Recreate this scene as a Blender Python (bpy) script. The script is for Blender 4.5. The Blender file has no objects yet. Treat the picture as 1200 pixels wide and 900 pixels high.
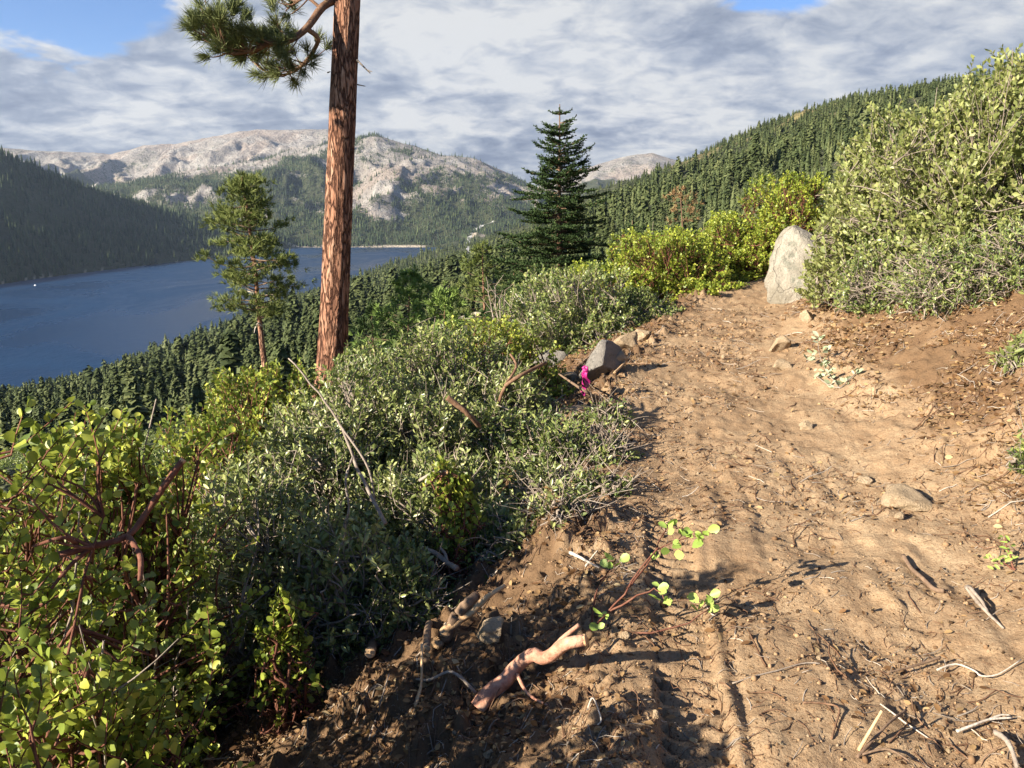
import bpy, math, random
import numpy as np
from mathutils import Vector
R = math.radians
random.seed(7)
rng = np.random.default_rng(11)
scene = bpy.context.scene
COL = scene.collection

# ------------------------------------------------------------------ camera, sky, sun, exposure
F, PITCH, CAMZ = 1000.0, R(12.0), 1.6
cam_d = bpy.data.cameras.new("camera")
cam = bpy.data.objects.new("camera", cam_d)
COL.objects.link(cam)
cam.location = (0, 0, CAMZ)
cam.rotation_euler = (R(90) - PITCH, 0, 0)
cam_d.sensor_width = 36.0
cam_d.lens = 36.0 * F / 1200.0
cam_d.clip_start = 0.05
cam_d.clip_end = 40000
scene.camera = cam

SUN_AZ, SUN_EL = R(31), R(22.5)          # shadows run towards (cos az, sin az)
TO_SUN = Vector((-math.cos(SUN_AZ) * math.cos(SUN_EL), -math.sin(SUN_AZ) * math.cos(SUN_EL), math.sin(SUN_EL)))
sun_d = bpy.data.lights.new("sun", 'SUN')
sun_d.energy = 5.0
sun_d.angle = R(0.5)
sun_d.color = (1.0, 0.91, 0.77)
sun = bpy.data.objects.new("sun", sun_d)
COL.objects.link(sun)
sun.rotation_euler = TO_SUN.to_track_quat('Z', 'Y').to_euler()

scene.view_settings.view_transform = 'Standard'
scene.view_settings.look = 'None'
scene.view_settings.gamma = 1
scene.view_settings.exposure = 1.52
scene.view_settings.use_curve_mapping = False
scene.cycles.max_bounces = 6
scene.cycles.diffuse_bounces = 2
scene.cycles.glossy_bounces = 2
scene.cycles.transmission_bounces = 3
scene.cycles.transparent_max_bounces = 4
scene.cycles.volume_bounces = 0

world = bpy.data.worlds.new("World")
scene.world = world
world.use_nodes = True


class NT:
    """small node-tree helper"""
    def __init__(s, tree):
        s.t = tree
        s.n = tree.nodes
        s.l = tree.links

    def new(s, kind, **kw):
        n = s.n.new(kind)
        for k, v in kw.items():
            setattr(n, k, v)
        return n

    def put(s, sock, v):
        if isinstance(v, bpy.types.NodeSocket):
            s.l.new(v, sock)
        elif v is not None:
            try:
                sock.default_value = v
            except Exception:
                sock.default_value = tuple(v) + (1.0,)

    def math(s, op, a, b=None, c=None, clamp=False):
        n = s.new('ShaderNodeMath', operation=op, use_clamp=clamp)
        s.put(n.inputs[0], a)
        if b is not None: s.put(n.inputs[1], b)
        if c is not None: s.put(n.inputs[2], c)
        return n.outputs[0]

    def vmath(s, op, a, b=None):
        n = s.new('ShaderNodeVectorMath', operation=op)
        s.put(n.inputs[0], a)
        if b is not None: s.put(n.inputs[1], b)
        return n.outputs['Value'] if op in ('DOT_PRODUCT', 'LENGTH') else n.outputs[0]

    def noise(s, vec, scale, detail=4, rough=0.55, dist=0.0):
        n = s.new('ShaderNodeTexNoise')
        if vec is not None: s.l.new(vec, n.inputs['Vector'])
        n.inputs['Scale'].default_value = scale
        n.inputs['Detail'].default_value = detail
        n.inputs['Roughness'].default_value = rough
        n.inputs['Distortion'].default_value = dist
        return n.outputs['Fac']

    def maprange(s, v, a, b, c=0.0, d=1.0, smooth=True):
        n = s.new('ShaderNodeMapRange')
        n.interpolation_type = 'SMOOTHSTEP' if smooth else 'LINEAR'
        s.put(n.inputs[0], v)
        for i, x in enumerate((a, b, c, d)):
            s.put(n.inputs[i + 1], x)
        return n.outputs[0]

    def mix(s, f, a, b, blend='MIX'):
        n = s.new('ShaderNodeMix', data_type='RGBA', blend_type=blend)
        s.put(n.inputs[0], f)
        s.put(n.inputs[6], a if isinstance(a, bpy.types.NodeSocket) else tuple(a) + (1.0,) if len(a) == 3 else a)
        s.put(n.inputs[7], b if isinstance(b, bpy.types.NodeSocket) else tuple(b) + (1.0,) if len(b) == 3 else b)
        return n.outputs[2]

    def ramp(s, v, stops):
        n = s.new('ShaderNodeValToRGB')
        cr = n.color_ramp
        while len(cr.elements) < len(stops):
            cr.elements.new(0.5)
        for e, (p, c) in zip(cr.elements, stops):
            e.position = p
            e.color = tuple(c) + (1.0,)
        s.put(n.inputs[0], v)
        return n.outputs[0]


def build_world():
    w = NT(world.node_tree)
    w.n.clear()
    out = w.new('ShaderNodeOutputWorld')
    sky = w.new('ShaderNodeTexSky')
    sky.sky_type = 'NISHITA'
    sky.sun_disc = False
    sky.sun_elevation = SUN_EL
    sky.sun_rotation = math.atan2(TO_SUN.x, TO_SUN.y)
    sky.altitude = 2000
    sky.air_density = 1.0
    sky.dust_density = 0.2
    sky.ozone_density = 2.0
    bg = w.new('ShaderNodeBackground')
    w.l.new(w.mix(1.0, sky.outputs[0], (0.72, 0.92, 1.22), 'MULTIPLY'), bg.inputs[0])
    bg.inputs[1].default_value = 0.05
    tc = w.new('ShaderNodeTexCoord')
    d = w.vmath('NORMALIZE', tc.outputs['Generated'])
    sep = w.new('ShaderNodeSeparateXYZ')
    w.l.new(d, sep.inputs[0])
    z = w.math('MAXIMUM', sep.outputs[2], 0.0)
    den = w.math('ADD', z, 0.26)
    px = w.math('DIVIDE', sep.outputs[0], den)
    py = w.math('DIVIDE', sep.outputs[1], den)
    comb = w.new('ShaderNodeCombineXYZ')
    w.l.new(px, comb.inputs[0]); w.l.new(py, comb.inputs[1])
    comb.inputs[2].default_value = 3.7
    p = comb.outputs[0]
    n1 = w.noise(p, 1.5, 7, 0.52, 0.3)
    n2 = w.noise(p, 3.6, 10, 0.56, 0.5)
    n3 = w.noise(p, 0.16, 3, 0.5)
    # coverage: nearly full low down, broken higher up; an opening high on the left and straight up
    hole = w.maprange(w.vmath('DOT_PRODUCT', d, Vector((-0.46, 0.84, 0.345)).normalized()), 0.962, 0.992, 0.0, 0.44)
    hole2 = w.maprange(w.vmath('DOT_PRODUCT', d, Vector((0.29, 0.92, 0.313)).normalized()), 0.985, 0.998, 0.0, 0.40)
    hole = w.math('MAXIMUM', hole, hole2)
    high = w.maprange(sep.outputs[2], 0.215, 0.30, 0.0, 0.28)
    cov = w.math('ADD', w.math('MULTIPLY', n1, 0.6), w.math('MULTIPLY', n2, 0.4))
    cov = w.math('SUBTRACT', w.math('SUBTRACT', w.math('ADD', cov, 0.24), hole), high)
    back = w.maprange(sep.outputs[1], -0.15, 0.45, 0.40, 0.0)
    cov = w.math('SUBTRACT', cov, back)
    mask = w.maprange(cov, 0.44, 0.51)
    # billows of the cloud deck, grey-blue bottoms and sunlit tops
    n4 = w.noise(p, 10.0, 9, 0.6, 0.4)
    tone = w.math('ADD', w.math('MULTIPLY', n2, 0.42), w.math('ADD', w.math('MULTIPLY', w.noise(p, 1.6, 6, 0.55, 0.5), 0.28), w.math('MULTIPLY', n4, 0.30)))
    tone = w.math('ADD', tone, w.math('MULTIPLY', w.math('SUBTRACT', n3, 0.5), 0.20))
    tone = w.math('ADD', tone, w.maprange(sep.outputs[2], 0.0, 0.24, -0.03, 0.05, False))
    colr = w.ramp(tone, [(0.385, (0.28, 0.335, 0.46)), (0.45, (0.45, 0.51, 0.63)), (0.505, (0.72, 0.76, 0.83)), (0.565, (1.02, 1.02, 1.01))])
    cb = w.new('ShaderNodeBackground')
    w.l.new(colr, cb.inputs[0])
    cb.inputs[1].default_value = 0.27
    ms = w.new('ShaderNodeMixShader')
    w.l.new(mask, ms.inputs[0])
    w.l.new(bg.outputs[0], ms.inputs[1])
    w.l.new(cb.outputs[0], ms.inputs[2])
    w.l.new(ms.outputs[0], out.inputs[0])


build_world()

# ------------------------------------------------------------------ numeric helpers
cP, sP = math.cos(PITCH), math.sin(PITCH)


def ts(px, py):
    """pixel of the 1200x900 photograph -> (x/Y, (z-cam)/Y) of the ray through it"""
    u, v = (px - 600) / F, (450 - py) / F
    dy = cP + v * sP
    return u / dy, (-sP + v * cP) / dy


def TS(pts):
    a = np.array([ts(*p) for p in pts])
    return a[:, 0], a[:, 1]


def topix(x, y, z):
    zz = z - CAMZ
    dep = y * cP - zz * sP
    return 600 + F * x / dep, 450 - F * (y * sP + zz * cP) / dep


def _h(ix, iy, seed):
    n = (ix.astype(np.int64) * 374761393 + iy.astype(np.int64) * 668265263 + seed * 1442695041) & 0xffffffff
    n = ((n ^ (n >> 13)) * 1274126177) & 0xffffffff
    n = (n ^ (n >> 16)) & 0xffffffff
    return n / 4294967295.0


def vn(x, y, seed=0):
    x0, y0 = np.floor(x), np.floor(y)
    fx, fy = x - x0, y - y0
    fx = fx * fx * fx * (fx * (fx * 6 - 15) + 10); fy = fy * fy * fy * (fy * (fy * 6 - 15) + 10)
    a, b = _h(x0, y0, seed), _h(x0 + 1, y0, seed)
    c, d = _h(x0, y0 + 1, seed), _h(x0 + 1, y0 + 1, seed)
    return (a * (1 - fx) + b * fx) * (1 - fy) + (c * (1 - fx) + d * fx) * fy - 0.5


def fbm(x, y, seed=0, o=5, g=0.5, ridge=False):
    x = np.asarray(x, float); y = np.asarray(y, float)
    s = 0; amp = 1.0
    ca, sa = 0.8, 0.6
    for i in range(o):
        n = vn(x, y, seed + i * 17)
        s = s + amp * ((0.25 - np.abs(n)) * 2 if ridge else n)
        x, y = (ca * x - sa * y) * 2.03 + 3.1, (sa * x + ca * y) * 2.03 + 7.7
        amp *= g
    return s


def sstep(a, b, x):
    t = np.clip((x - a) / (b - a), 0, 1)
    return t * t * (3 - 2 * t)


def splus(x, k):
    return np.logaddexp(0, x * k) / k


# ------------------------------------------------------------------ shape of the ground
LAKE = -170.0
XL_Y = [-8, 0, 2.2, 4.4, 6.3, 8.6, 12, 16, 22, 40]
XL_X = [.0, .22, .40, .66, .96, 1.74, 3.2, 5.4, 9.0, 22]
W_Y, W_X = [-8, 3.5, 6, 8.6, 12, 40], [1.55, 1.5, 1.15, 0.95, 0.9, 0.9]


def xl_(y): return np.interp(y, XL_Y, XL_X)
def xr_(y): return xl_(y) + np.interp(y, W_Y, W_X)


def H_local(x, y):
    xl, xr = xl_(y), xr_(y)
    zt = 0.058 * (y - 2) - 0.17 * splus(y - 13.0, 1.5)
    d = xl - x
    e = x - xr
    z = zt + 0.035 * np.clip(x - xl, 0, 1.5)
    z = z + 0.07 * np.exp(-((d - .12) / .2) ** 2) * (0.5 + 1.2 * vn(x * 1.7, y * 1.7, 4)) * np.where(y < 7, 1, .5)
    z = z - 0.40 * splus(d - .25, 7) * np.where(d < 3, 1, 1)
    z = z + 0.52 * splus(e - .05, 6) - 0.12 * splus(e - 2.2, 3)
    # thrown-up spoil mounds beside the trail
    for mx, my, mr, mh in MOUNDS:
        z = z + mh * np.exp(-(((x - mx) ** 2 + (y - my) ** 2) / mr ** 2))
    return z


MOUNDS = [(.18, 3.75, .20, .14), (.28, 5.3, .28, .12), (-.1, 3.0, .25, .07), (.05, 2.2, .2, .05), (-.35, 2.7, .22, .08),
          (.75, 6.9, .25, .08)]

# slope beyond the trail edge: along every bearing it runs from S0 at 60 m to S1 at Y1
S0t, S0s = TS([(-60, 560), (0, 550), (230, 530), (380, 480), (500, 440), (600, 410), (690, 350), (780, 310), (900, 290), (1000, 250), (1200, 180), (1300, 150)])
S1t, S1s = TS([(-60, 484), (0, 466), (100, 432), (250, 377), (400, 330), (490, 296), (540, 290), (590, 274), (640, 257), (700, 228), (800, 189), (900, 147), (1000, 118), (1130, 98), (1200, 88), (1300, 80)])
Y1t = [-.75, -.62, -.35, -.2, -.107, 0, .1, .2, .3, .4, .5, .7]
Y1y = [620, 690, 1065, 1740, 2850, 2700, 2000, 1600, 1300, 1080, 900, 800]


def H_slope(t, y):
    s0 = np.interp(t, S0t, S0s); s1 = np.interp(t, S1t, S1s)
    y1 = np.interp(t, Y1t, Y1y)
    s1 = np.where(t < -.107, (LAKE - CAMZ) / y1, s1)
    w = np.clip(np.log(np.maximum(y, 20) / 60.0) / np.log(y1 / 60.0), -.3, 1)
    z = CAMZ + y * (s0 + (s1 - s0) * w)
    z = z + fbm(t * y / 90., y / 90., 5, 4) * 0.030 * y * sstep(60, 300, y) * (1 - sstep(.75, 1.0, y / y1)) * sstep(-.2, .1, t)
    b = y - y1
    land = CAMZ + y1 * s1 - 0.35 * np.maximum(b, 0)
    lake = LAKE - 0.12 * np.maximum(b, 0)
    m = sstep(-.125, -.095, t)
    return np.where(b > 0, land * m + lake * (1 - m), z)


RIDGES = []


def ridge(pts, yr, yb, zb, k, noise, seed, dz=0):
    t, s = TS([(a, b + dz) for a, b in pts])
    RIDGES.append((t, s, np.array(yr, float), np.array(yb, float), zb, k, noise, seed))


TT = lambda *p: np.array([(q - 600) / 1000. for q in p])
# wooded hill across the lake
ridge([(-120, 140), (0, 180), (60, 202), (120, 228), (200, 247), (300, 268), (360, 286), (420, 300)],
      (TT(-120, 0, 120, 300, 420), (2600, 2750, 3050, 3600, 3700)), (TT(-120, 0, 120, 240, 320, 420), (1500, 1822, 2200, 2640, 3000, 3380)), LAKE - 1, 1.05, .035, 21)
# granite mountain behind the lake
ridge([(-100, 215), (50, 232), (130, 217), (200, 205), (300, 189), (350, 176), (400, 166), (440, 157), (470, 168), (520, 182), (560, 188), (600, 204), (618, 216), (650, 240), (720, 262)],
      (TT(-100, 720), (5400, 5400)), (TT(-100, 350, 500, 720), (3500, 3420, 3380, 3200)), LAKE + 3, 1.2, .058, 31)
# higher summits further back
ridge([(-150, 178), (10, 174), (60, 178), (130, 181), (170, 171), (205, 170), (250, 160), (300, 152), (385, 153), (430, 168), (520, 200), (640, 240)],
      (TT(-150, 640), (7600, 7600)), (TT(-150, 640), (5000, 5000)), -120., 1.2, .045, 41)
# far peak to the right
ridge([(600, 232), (660, 206), (700, 193), (730, 184), (765, 179), (790, 187), (840, 205), (950, 215)],
      (TT(600, 950), (7200, 7200)), (TT(600, 950), (5000, 5000)), -120., 1.2, .03, 51)


def H_ridge(r, t, y):
    tt, s, yr, yb, zb, k, na, seed = r
    Yr = np.interp(t, yr[0], yr[1]); Yb = np.interp(t, yb[0], yb[1])
    sr = np.interp(t, tt, s)
    zr = CAMZ + sr * Yr
    f = np.clip((y - Yb) / (Yr - Yb), 0, 1)
    x = t * y
    n = fbm(x / 420., y / 700., seed, 6, .52, True) * na * Yr * .5 + fbm(x / 150., y / 150., seed + 3, 4, .5) * na * Yr * .15
    z = zb + (zr - zb) * f ** k + n * np.sin(np.pi * np.clip(f, 0, 1)) * .75 + n * .10 * f
    z = np.where(y > Yr, zr - .3 * (y - Yr) + n * .1, z)
    return np.where(y < Yb, LAKE - 30, z)


def H_far(x, y):
    y = np.maximum(y, 1.0)
    t = x / y
    z = np.maximum(H_slope(t, y), LAKE - 8)
    valley = np.where(y > 3200, LAKE + 2 + (y - 3380) * .004, LAKE - 40)
    z = np.maximum(z, np.where(y > 3380, valley, LAKE - 40))
    for r in RIDGES:
        z = np.maximum(z, H_ridge(r, t, y))
    return z


def H(x, y):
    x = np.asarray(x, float); y = np.asarray(y, float)
    w = sstep(15, 55, y)
    return H_local(x, np.minimum(y, 60)) * (1 - w) + H_far(x, y) * w


def H1(x, y): return float(H(np.array([x]), np.array([y]))[0])


def hit(px, py, h=0.0):
    """where the ray through a pixel meets the ground (raised by h)"""
    t, s = ts(px, py)
    y = np.linspace(.8, 40, 6000)
    f = CAMZ + s * y - (H(t * y, y) + h)
    i = np.argmax(f < 0)
    yy = y[i] if f[i] < 0 else 40
    return np.array([t * yy, yy, CAMZ + s * yy])


def at(px, py, Y):
    t, s = ts(px, py)
    return np.array([t * Y, Y, CAMZ + s * Y])


# ------------------------------------------------------------------ mesh helpers
def mesh(name, V, faces, mats, smooth=False, midx=None):
    """faces: list of (M,k) int arrays; midx: list of material index per array"""
    me = bpy.data.meshes.new(name)
    V = np.ascontiguousarray(V, dtype=np.float32)
    faces = [np.asarray(f, dtype=np.int32) for f in faces if len(f)]
    loops = np.concatenate([f.ravel() for f in faces])
    tot = np.concatenate([np.full(len(f), f.shape[1], np.int32) for f in faces])
    start = np.concatenate([[0], np.cumsum(tot)[:-1]]).astype(np.int32)
    me.vertices.add(len(V)); me.vertices.foreach_set('co', V.ravel())
    me.loops.add(len(loops)); me.loops.foreach_set('vertex_index', loops)
    me.polygons.add(len(tot)); me.polygons.foreach_set('loop_start', start); me.polygons.foreach_set('loop_total', tot)
    if midx is not None:
        me.polygons.foreach_set('material_index', np.concatenate([np.full(len(f), m, np.int32) for f, m in zip(faces, midx)]))
    if smooth:
        me.polygons.foreach_set('use_smooth', np.ones(len(tot), bool))
    me.update(calc_edges=True)
    for m in (mats if isinstance(mats, (list, tuple)) else [mats]):
        me.materials.append(m)
    return me


def obj(name, me, parent=None, loc=None):
    o = bpy.data.objects.new(name, me)
    COL.objects.link(o)
    if parent is not None: o.parent = parent
    if loc is not None: o.location = loc
    return o


def thing(name, label, cat, loc=(0, 0, 0), group=None, me=None, rz=0):
    o = bpy.data.objects.new(name, me)
    COL.objects.link(o)
    o.location = loc
    o.rotation_euler = (0, 0, rz)
    o['label'] = label; o['category'] = cat
    if group: o['group'] = group
    return o


class Geo:
    def __init__(s): s.V = []; s.F = []; s.M = []; s.n = 0

    def add(s, V, faces, m=0):
        V = np.asarray(V, float).reshape(-1, 3)
        for f in faces:
            s.F.append(np.asarray(f) + s.n); s.M.append(m)
        s.V.append(V); s.n += len(V)

    def mesh(s, name, mats, smooth=False):
        return mesh(name, np.concatenate(s.V), s.F, mats, smooth, s.M)


def unit(v): return v / np.maximum(np.linalg.norm(v, axis=-1, keepdims=True), 1e-9)


def tubes(P, Rr, k=5, cap=False, knob=0.0):
    """B polylines of n points -> tube mesh. P (B,n,3), Rr (B,n)"""
    P = np.asarray(P, float); Rr = np.asarray(Rr, float)
    if P.ndim == 2: P = P[None]; Rr = Rr[None]
    B, n = P.shape[:2]
    T = unit(np.gradient(P, axis=1))
    ref = np.where(np.abs(T[..., 2:3]) > .85, np.array([1., 0, 0]), np.array([0, 0, 1.]))
    A = unit(np.cross(T, ref)); C = np.cross(T, A)
    a = np.arange(k) * 2 * np.pi / k
    rr = Rr[:, :, None] * np.ones(k)
    if knob: rr = rr * (1 + knob * (rng.random((B, n, k)) - .5))
    V = P[:, :, None, :] + (A[:, :, None, :] * np.cos(a)[:, None] + C[:, :, None, :] * np.sin(a)[:, None]) * rr[..., None]
    idx = np.arange(B * n * k).reshape(B, n, k)
    q = np.stack([idx[:, :-1, :], np.roll(idx, -1, 2)[:, :-1, :], np.roll(idx, -1, 2)[:, 1:, :], idx[:, 1:, :]], -1).reshape(-1, 4)
    fs = [q]
    if cap:
        fs.append(idx[:, 0, ::-1].reshape(-1, k)); fs.append(idx[:, -1, :].reshape(-1, k))
    return V.reshape(-1, 3), fs


def bez(a, b, c, n):
    s = np.linspace(0, 1, n)[None, :, None]
    return (1 - s) ** 2 * a[:, None] + 2 * s * (1 - s) * b[:, None] + s * s * c[:, None]


LEAF_ROUND = (np.array([[0, 0, 0], [.28, .26, .06], [.62, .37, .09], [.88, .24, .05], [1, 0, -.03], [.88, -.24, .05], [.62, -.37, .09], [.28, -.26, .06]]),
              np.array([[0, 4, 3, 2, 1], [0, 7, 6, 5, 4]]))
LEAF_LANCE = (np.array([[0, 0, 0], [.35, .19, .06], [.72, .20, .06], [1, 0, -.04], [.72, -.20, .06], [.35, -.19, .06]]),
              np.array([[0, 3, 2, 1], [0, 5, 4, 3]]))
LEAF_FAR = (np.array([[0, 0, 0], [.6, .36, .1], [1, 0, 0], [.6, -.36, .1]]), np.array([[0, 2, 1], [0, 3, 2]]))


def leaves(P, D, N, L, tpl, wid=1.0):
    D = unit(D); S = unit(np.cross(N, D)); U = np.cross(D, S)
    T, f = tpl
    L = np.asarray(L)[:, None, None]
    V = P[:, None] + L * (T[None, :, 0:1] * D[:, None] + wid * T[None, :, 1:2] * S[:, None] + T[None, :, 2:3] * U[:, None])
    n = len(P); m = len(T)
    faces = (np.arange(n)[:, None, None] * m + f[None]).reshape(-1, f.shape[1])
    return V.reshape(-1, 3), faces


def needles(C, D, L, n, w, spread=1.1, r=None):
    r = r or rng
    B = len(C)
    q = r.normal(size=(B, n, 3))
    d = unit(unit(D)[:, None] + spread * unit(q) * r.random((B, n, 1)) ** .5)
    ln = (np.asarray(L).reshape(-1, 1) * np.ones((B, n)) * (.7 + .45 * r.random((B, n))))[..., None]
    s = unit(np.cross(d, r.normal(size=(B, n, 3)))) * w
    c = C[:, None] + r.normal(size=(B, n, 3)) * .02
    V = np.stack([c - s * .5, c + s * .5, c + d * ln * .6 + s * .5, c + d * ln, c + d * ln * .6 - s * .5], 2).reshape(-1, 3)
    i = np.arange(B * n)[:, None] * 5
    return V, [np.concatenate([i, i + 1, i + 2, i + 3, i + 4], 1)]


# ------------------------------------------------------------------ materials
def mat(name, build, rough=0.85, spec=0.2):
    m = bpy.data.materials.new(name)
    m.use_nodes = True
    t = NT(m.node_tree)
    p = t.n['Principled BSDF']
    p.inputs['Roughness'].default_value = rough
    p.inputs['Specular IOR Level'].default_value = spec
    build(t, p)
    return m


def bump(t, p, h, strength, dist):
    b = t.new('ShaderNodeBump')
    b.inputs['Strength'].default_value = strength
    b.inputs['Distance'].default_value = dist
    t.put(b.inputs['Height'], h)
    t.l.new(b.outputs[0], p.inputs['Normal'])


def island(t):
    g = t.new('ShaderNodeNewGeometry')
    return g.outputs['Random Per Island']


def opos(t): return t.new('ShaderNodeTexCoord').outputs['Object']


def leafmat(name, stops, trans=0.35, rough=0.45, spec=0.35, tcol=(.45, .55, .08), patch=1.2):
    def b(t, p):
        r = island(t)
        n = t.noise(opos(t), patch * 3, 3)
        f = t.math('ADD', t.math('MULTIPLY', r, .75), t.math('MULTIPLY', t.math('SUBTRACT', n, .35), .8), clamp=True)
        c = t.ramp(f, stops)
        t.put(p.inputs['Base Color'], c)
        tr = t.new('ShaderNodeBsdfTranslucent')
        t.put(tr.inputs[0], t.mix(.6, c, tcol))
        ms = t.new('ShaderNodeMixShader')
        ms.inputs[0].default_value = trans
        t.l.new(p.outputs[0], ms.inputs[1]); t.l.new(tr.outputs[0], ms.inputs[2])
        t.l.new(ms.outputs[0], t.n['Material Output'].inputs['Surface'])
    return mat(name, b, rough, spec)


M_MANZ = leafmat("manzanita_leaf", [(0, (.05, .085, .015)), (.4, (.17, .22, .03)), (.75, (.36, .38, .055)), (1, (.52, .48, .10))], .22)
M_MANZ2 = leafmat("manzanita_leaf_far", [(0, (.08, .13, .02)), (.4, (.21, .26, .035)), (.75, (.36, .40, .05)), (1, (.44, .43, .07))], .3)
M_TOB = leafmat("tobacco_brush_leaf", [(0, (.065, .10, .03)), (.45, (.165, .21, .06)), (.8, (.31, .33, .095)), (1, (.42, .41, .16))], .22, .38, .45, (.3, .4, .08))
M_TOBD = leafmat("cut_brush_leaf", [(0, (.07, .095, .025)), (.45, (.20, .235, .07)), (.8, (.37, .385, .14)), (1, (.52, .50, .26))], .2, .36, .5, (.25, .33, .08))
M_GREY = leafmat("willow_brush_leaf", [(0, (.085, .105, .03)), (.4, (.20, .23, .07)), (.8, (.33, .345, .115)), (1, (.45, .42, .17))], .3, .45, .35, (.42, .44, .10))
M_SPRIG = leafmat("sprig_leaf", [(0, (.26, .38, .07)), (.5, (.34, .46, .10)), (1, (.42, .52, .14))], .3)
M_SAGE = leafmat("sage_leaf", [(0, (.28, .33, .20)), (.5, (.38, .43, .27)), (1, (.5, .52, .36))], .25)
M_DRYLEAF = leafmat("dry_leaf", [(0, (.07, .035, .015)), (.4, (.18, .095, .04)), (.75, (.34, .22, .10)), (1, (.55, .44, .24))], .15, .7, .2, (.4, .25, .08))


def barkmat(name, c0, c1, c2, scale=30, bs=.6, rough=.85):
    def b(t, p):
        o = opos(t)
        n = t.noise(o, scale, 5, .65)
        n2 = t.noise(o, scale * .2, 3)
        r = island(t)
        c = t.ramp(t.math('ADD', t.math('MULTIPLY', n, .6), t.math('ADD', t.math('MULTIPLY', n2, .3), t.math('MULTIPLY', r, .15))), [(.3, c0), (.5, c1), (.72, c2)])
        t.put(p.inputs['Base Color'], c)
        bump(t, p, n, bs, .01)
    return mat(name, b, rough)


M_REDSTEM = barkmat("red_stem_bark", (.06, .022, .014), (.135, .052, .032), (.23, .11, .07), 40)
M_GREYSTEM = barkmat("grey_stem_bark", (.13, .10, .08), (.25, .20, .155), (.40, .34, .27), 40)
M_BROWNSTEM = barkmat("brown_stem_bark", (.08, .05, .03), (.17, .11, .07), (.28, .19, .12), 40)
M_DEAD = barkmat("dead_twig_wood", (.15, .115, .085), (.27, .215, .165), (.42, .36, .29), 50)
M_BLEACH = barkmat("bleached_wood", (.28, .23, .17), (.45, .38, .30), (.60, .54, .45), 50)
M_LOG = barkmat("peeled_manzanita_wood", (.14, .065, .04), (.42, .20, .125), (.60, .40, .27), 30, 1.0, .65)
M_CUT = barkmat("raw_split_wood", (.32, .17, .075), (.50, .31, .16), (.66, .48, .28), 40)
M_ROOT = barkmat("soil_stained_root", (.055, .028, .016), (.15, .08, .045), (.30, .19, .115), 40)


def rockmat(name, c0, c1, c2, lich=(.16, .16, .12), s=4, dirt=None, crk=.15, spk=.2):
    def b(t, p):
        o = opos(t)
        n = t.noise(o, s, 8, .65)
        fine = t.noise(o, s * 14, 4, .7)
        c = t.ramp(n, [(.32, c0), (.5, c1), (.68, c2)])
        c = t.mix(t.maprange(fine, .35, .7, 0, .4), c, tuple(x * .55 for x in c1))
        li = t.maprange(t.noise(o, s * 2.2, 6, .7), .54, .64, 0, .8)
        c = t.mix(li, c, lich)
        if dirt:
            z = t.new('ShaderNodeSeparateXYZ'); t.l.new(o, z.inputs[0])
            df = t.math('MULTIPLY', t.maprange(t.math('ADD', z.outputs[2], t.math('MULTIPLY', n, .25)), .08, .30, 1, 0), .9)
            c = t.mix(df, c, dirt)
        vo = t.new('ShaderNodeTexVoronoi'); vo.feature = 'DISTANCE_TO_EDGE'; vo.inputs['Scale'].default_value = s * .55
        wp = t.new('ShaderNodeTexNoise'); wp.inputs['Scale'].default_value = s * 1.5; wp.inputs['Detail'].default_value = 4
        t.l.new(o, wp.inputs['Vector'])
        t.l.new(t.vmath('ADD', o, t.vmath('MULTIPLY', wp.outputs['Color'], (.35, .35, .25))), vo.inputs['Vector'])
        crack = t.maprange(vo.outputs['Distance'], .0, .016, crk, 0)
        c = t.mix(crack, c, tuple(x * .3 for x in c0))
        c = t.mix(t.maprange(t.noise(o, s * 40, 2, .8), .56, .64, 0, spk), c, tuple(x * .35 for x in c1))
        t.put(p.inputs['Base Color'], c)
        bump(t, p, t.math('SUBTRACT', t.math('ADD', n, t.math('MULTIPLY', fine, .4)), t.math('MULTIPLY', crack, .5)), 1.0, .045)
    return mat(name, b, .9)


M_GRAN = rockmat("granite", (.19, .165, .12), (.31, .275, .215), (.40, .36, .285), s=3, crk=.3, spk=.6)
M_TANROCK = rockmat("tan_stone", (.38, .27, .16), (.50, .37, .23), (.58, .45, .30), lich=(.34, .23, .13), s=9)
M_GREYROCK = rockmat("grey_stone", (.20, .175, .145), (.29, .26, .22), (.38, .345, .29), lich=(.14, .13, .11), s=8)


def soil_nodes(t, p):
    g = t.new('ShaderNodeNewGeometry')
    pos = g.outputs['Position']
    n1 = t.noise(pos, .9, 5, .6)
    n2 = t.noise(pos, 7, 6, .65)
    n3 = t.noise(pos, 60, 5, .7)
    n4 = t.noise(pos, 260, 3, .7)
    c = t.ramp(t.math('ADD', t.math('MULTIPLY', n1, .45), t.math('MULTIPLY', n2, .55)), [(.33, (.205, .130, .071)), (.48, (.33, .222, .128)), (.64, (.435, .313, .188))])
    c = t.mix(t.maprange(n3, .40, .70, 0, .5), c, (.24, .14, .07))
    c = t.mix(t.maprange(n4, .60, .74, 0, .5), c, (.55, .40, .24))
    c = t.mix(t.maprange(t.noise(pos, 110, 5, .8), .54, .64, 0, .8), c, (.13, .072, .036))
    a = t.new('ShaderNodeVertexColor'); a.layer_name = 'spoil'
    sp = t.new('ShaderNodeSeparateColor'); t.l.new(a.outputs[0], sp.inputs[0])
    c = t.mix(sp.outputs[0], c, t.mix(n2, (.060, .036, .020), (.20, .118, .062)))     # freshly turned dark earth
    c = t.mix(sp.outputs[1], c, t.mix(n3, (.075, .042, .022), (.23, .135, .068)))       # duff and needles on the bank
    t.put(p.inputs['Base Color'], c)
    hh = t.math('ADD', t.math('MULTIPLY', n2, .5), t.math('ADD', t.math('MULTIPLY', n3, .35), t.math('MULTIPLY', n4, .12)))
    bump(t, p, hh, .9, .035)


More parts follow.
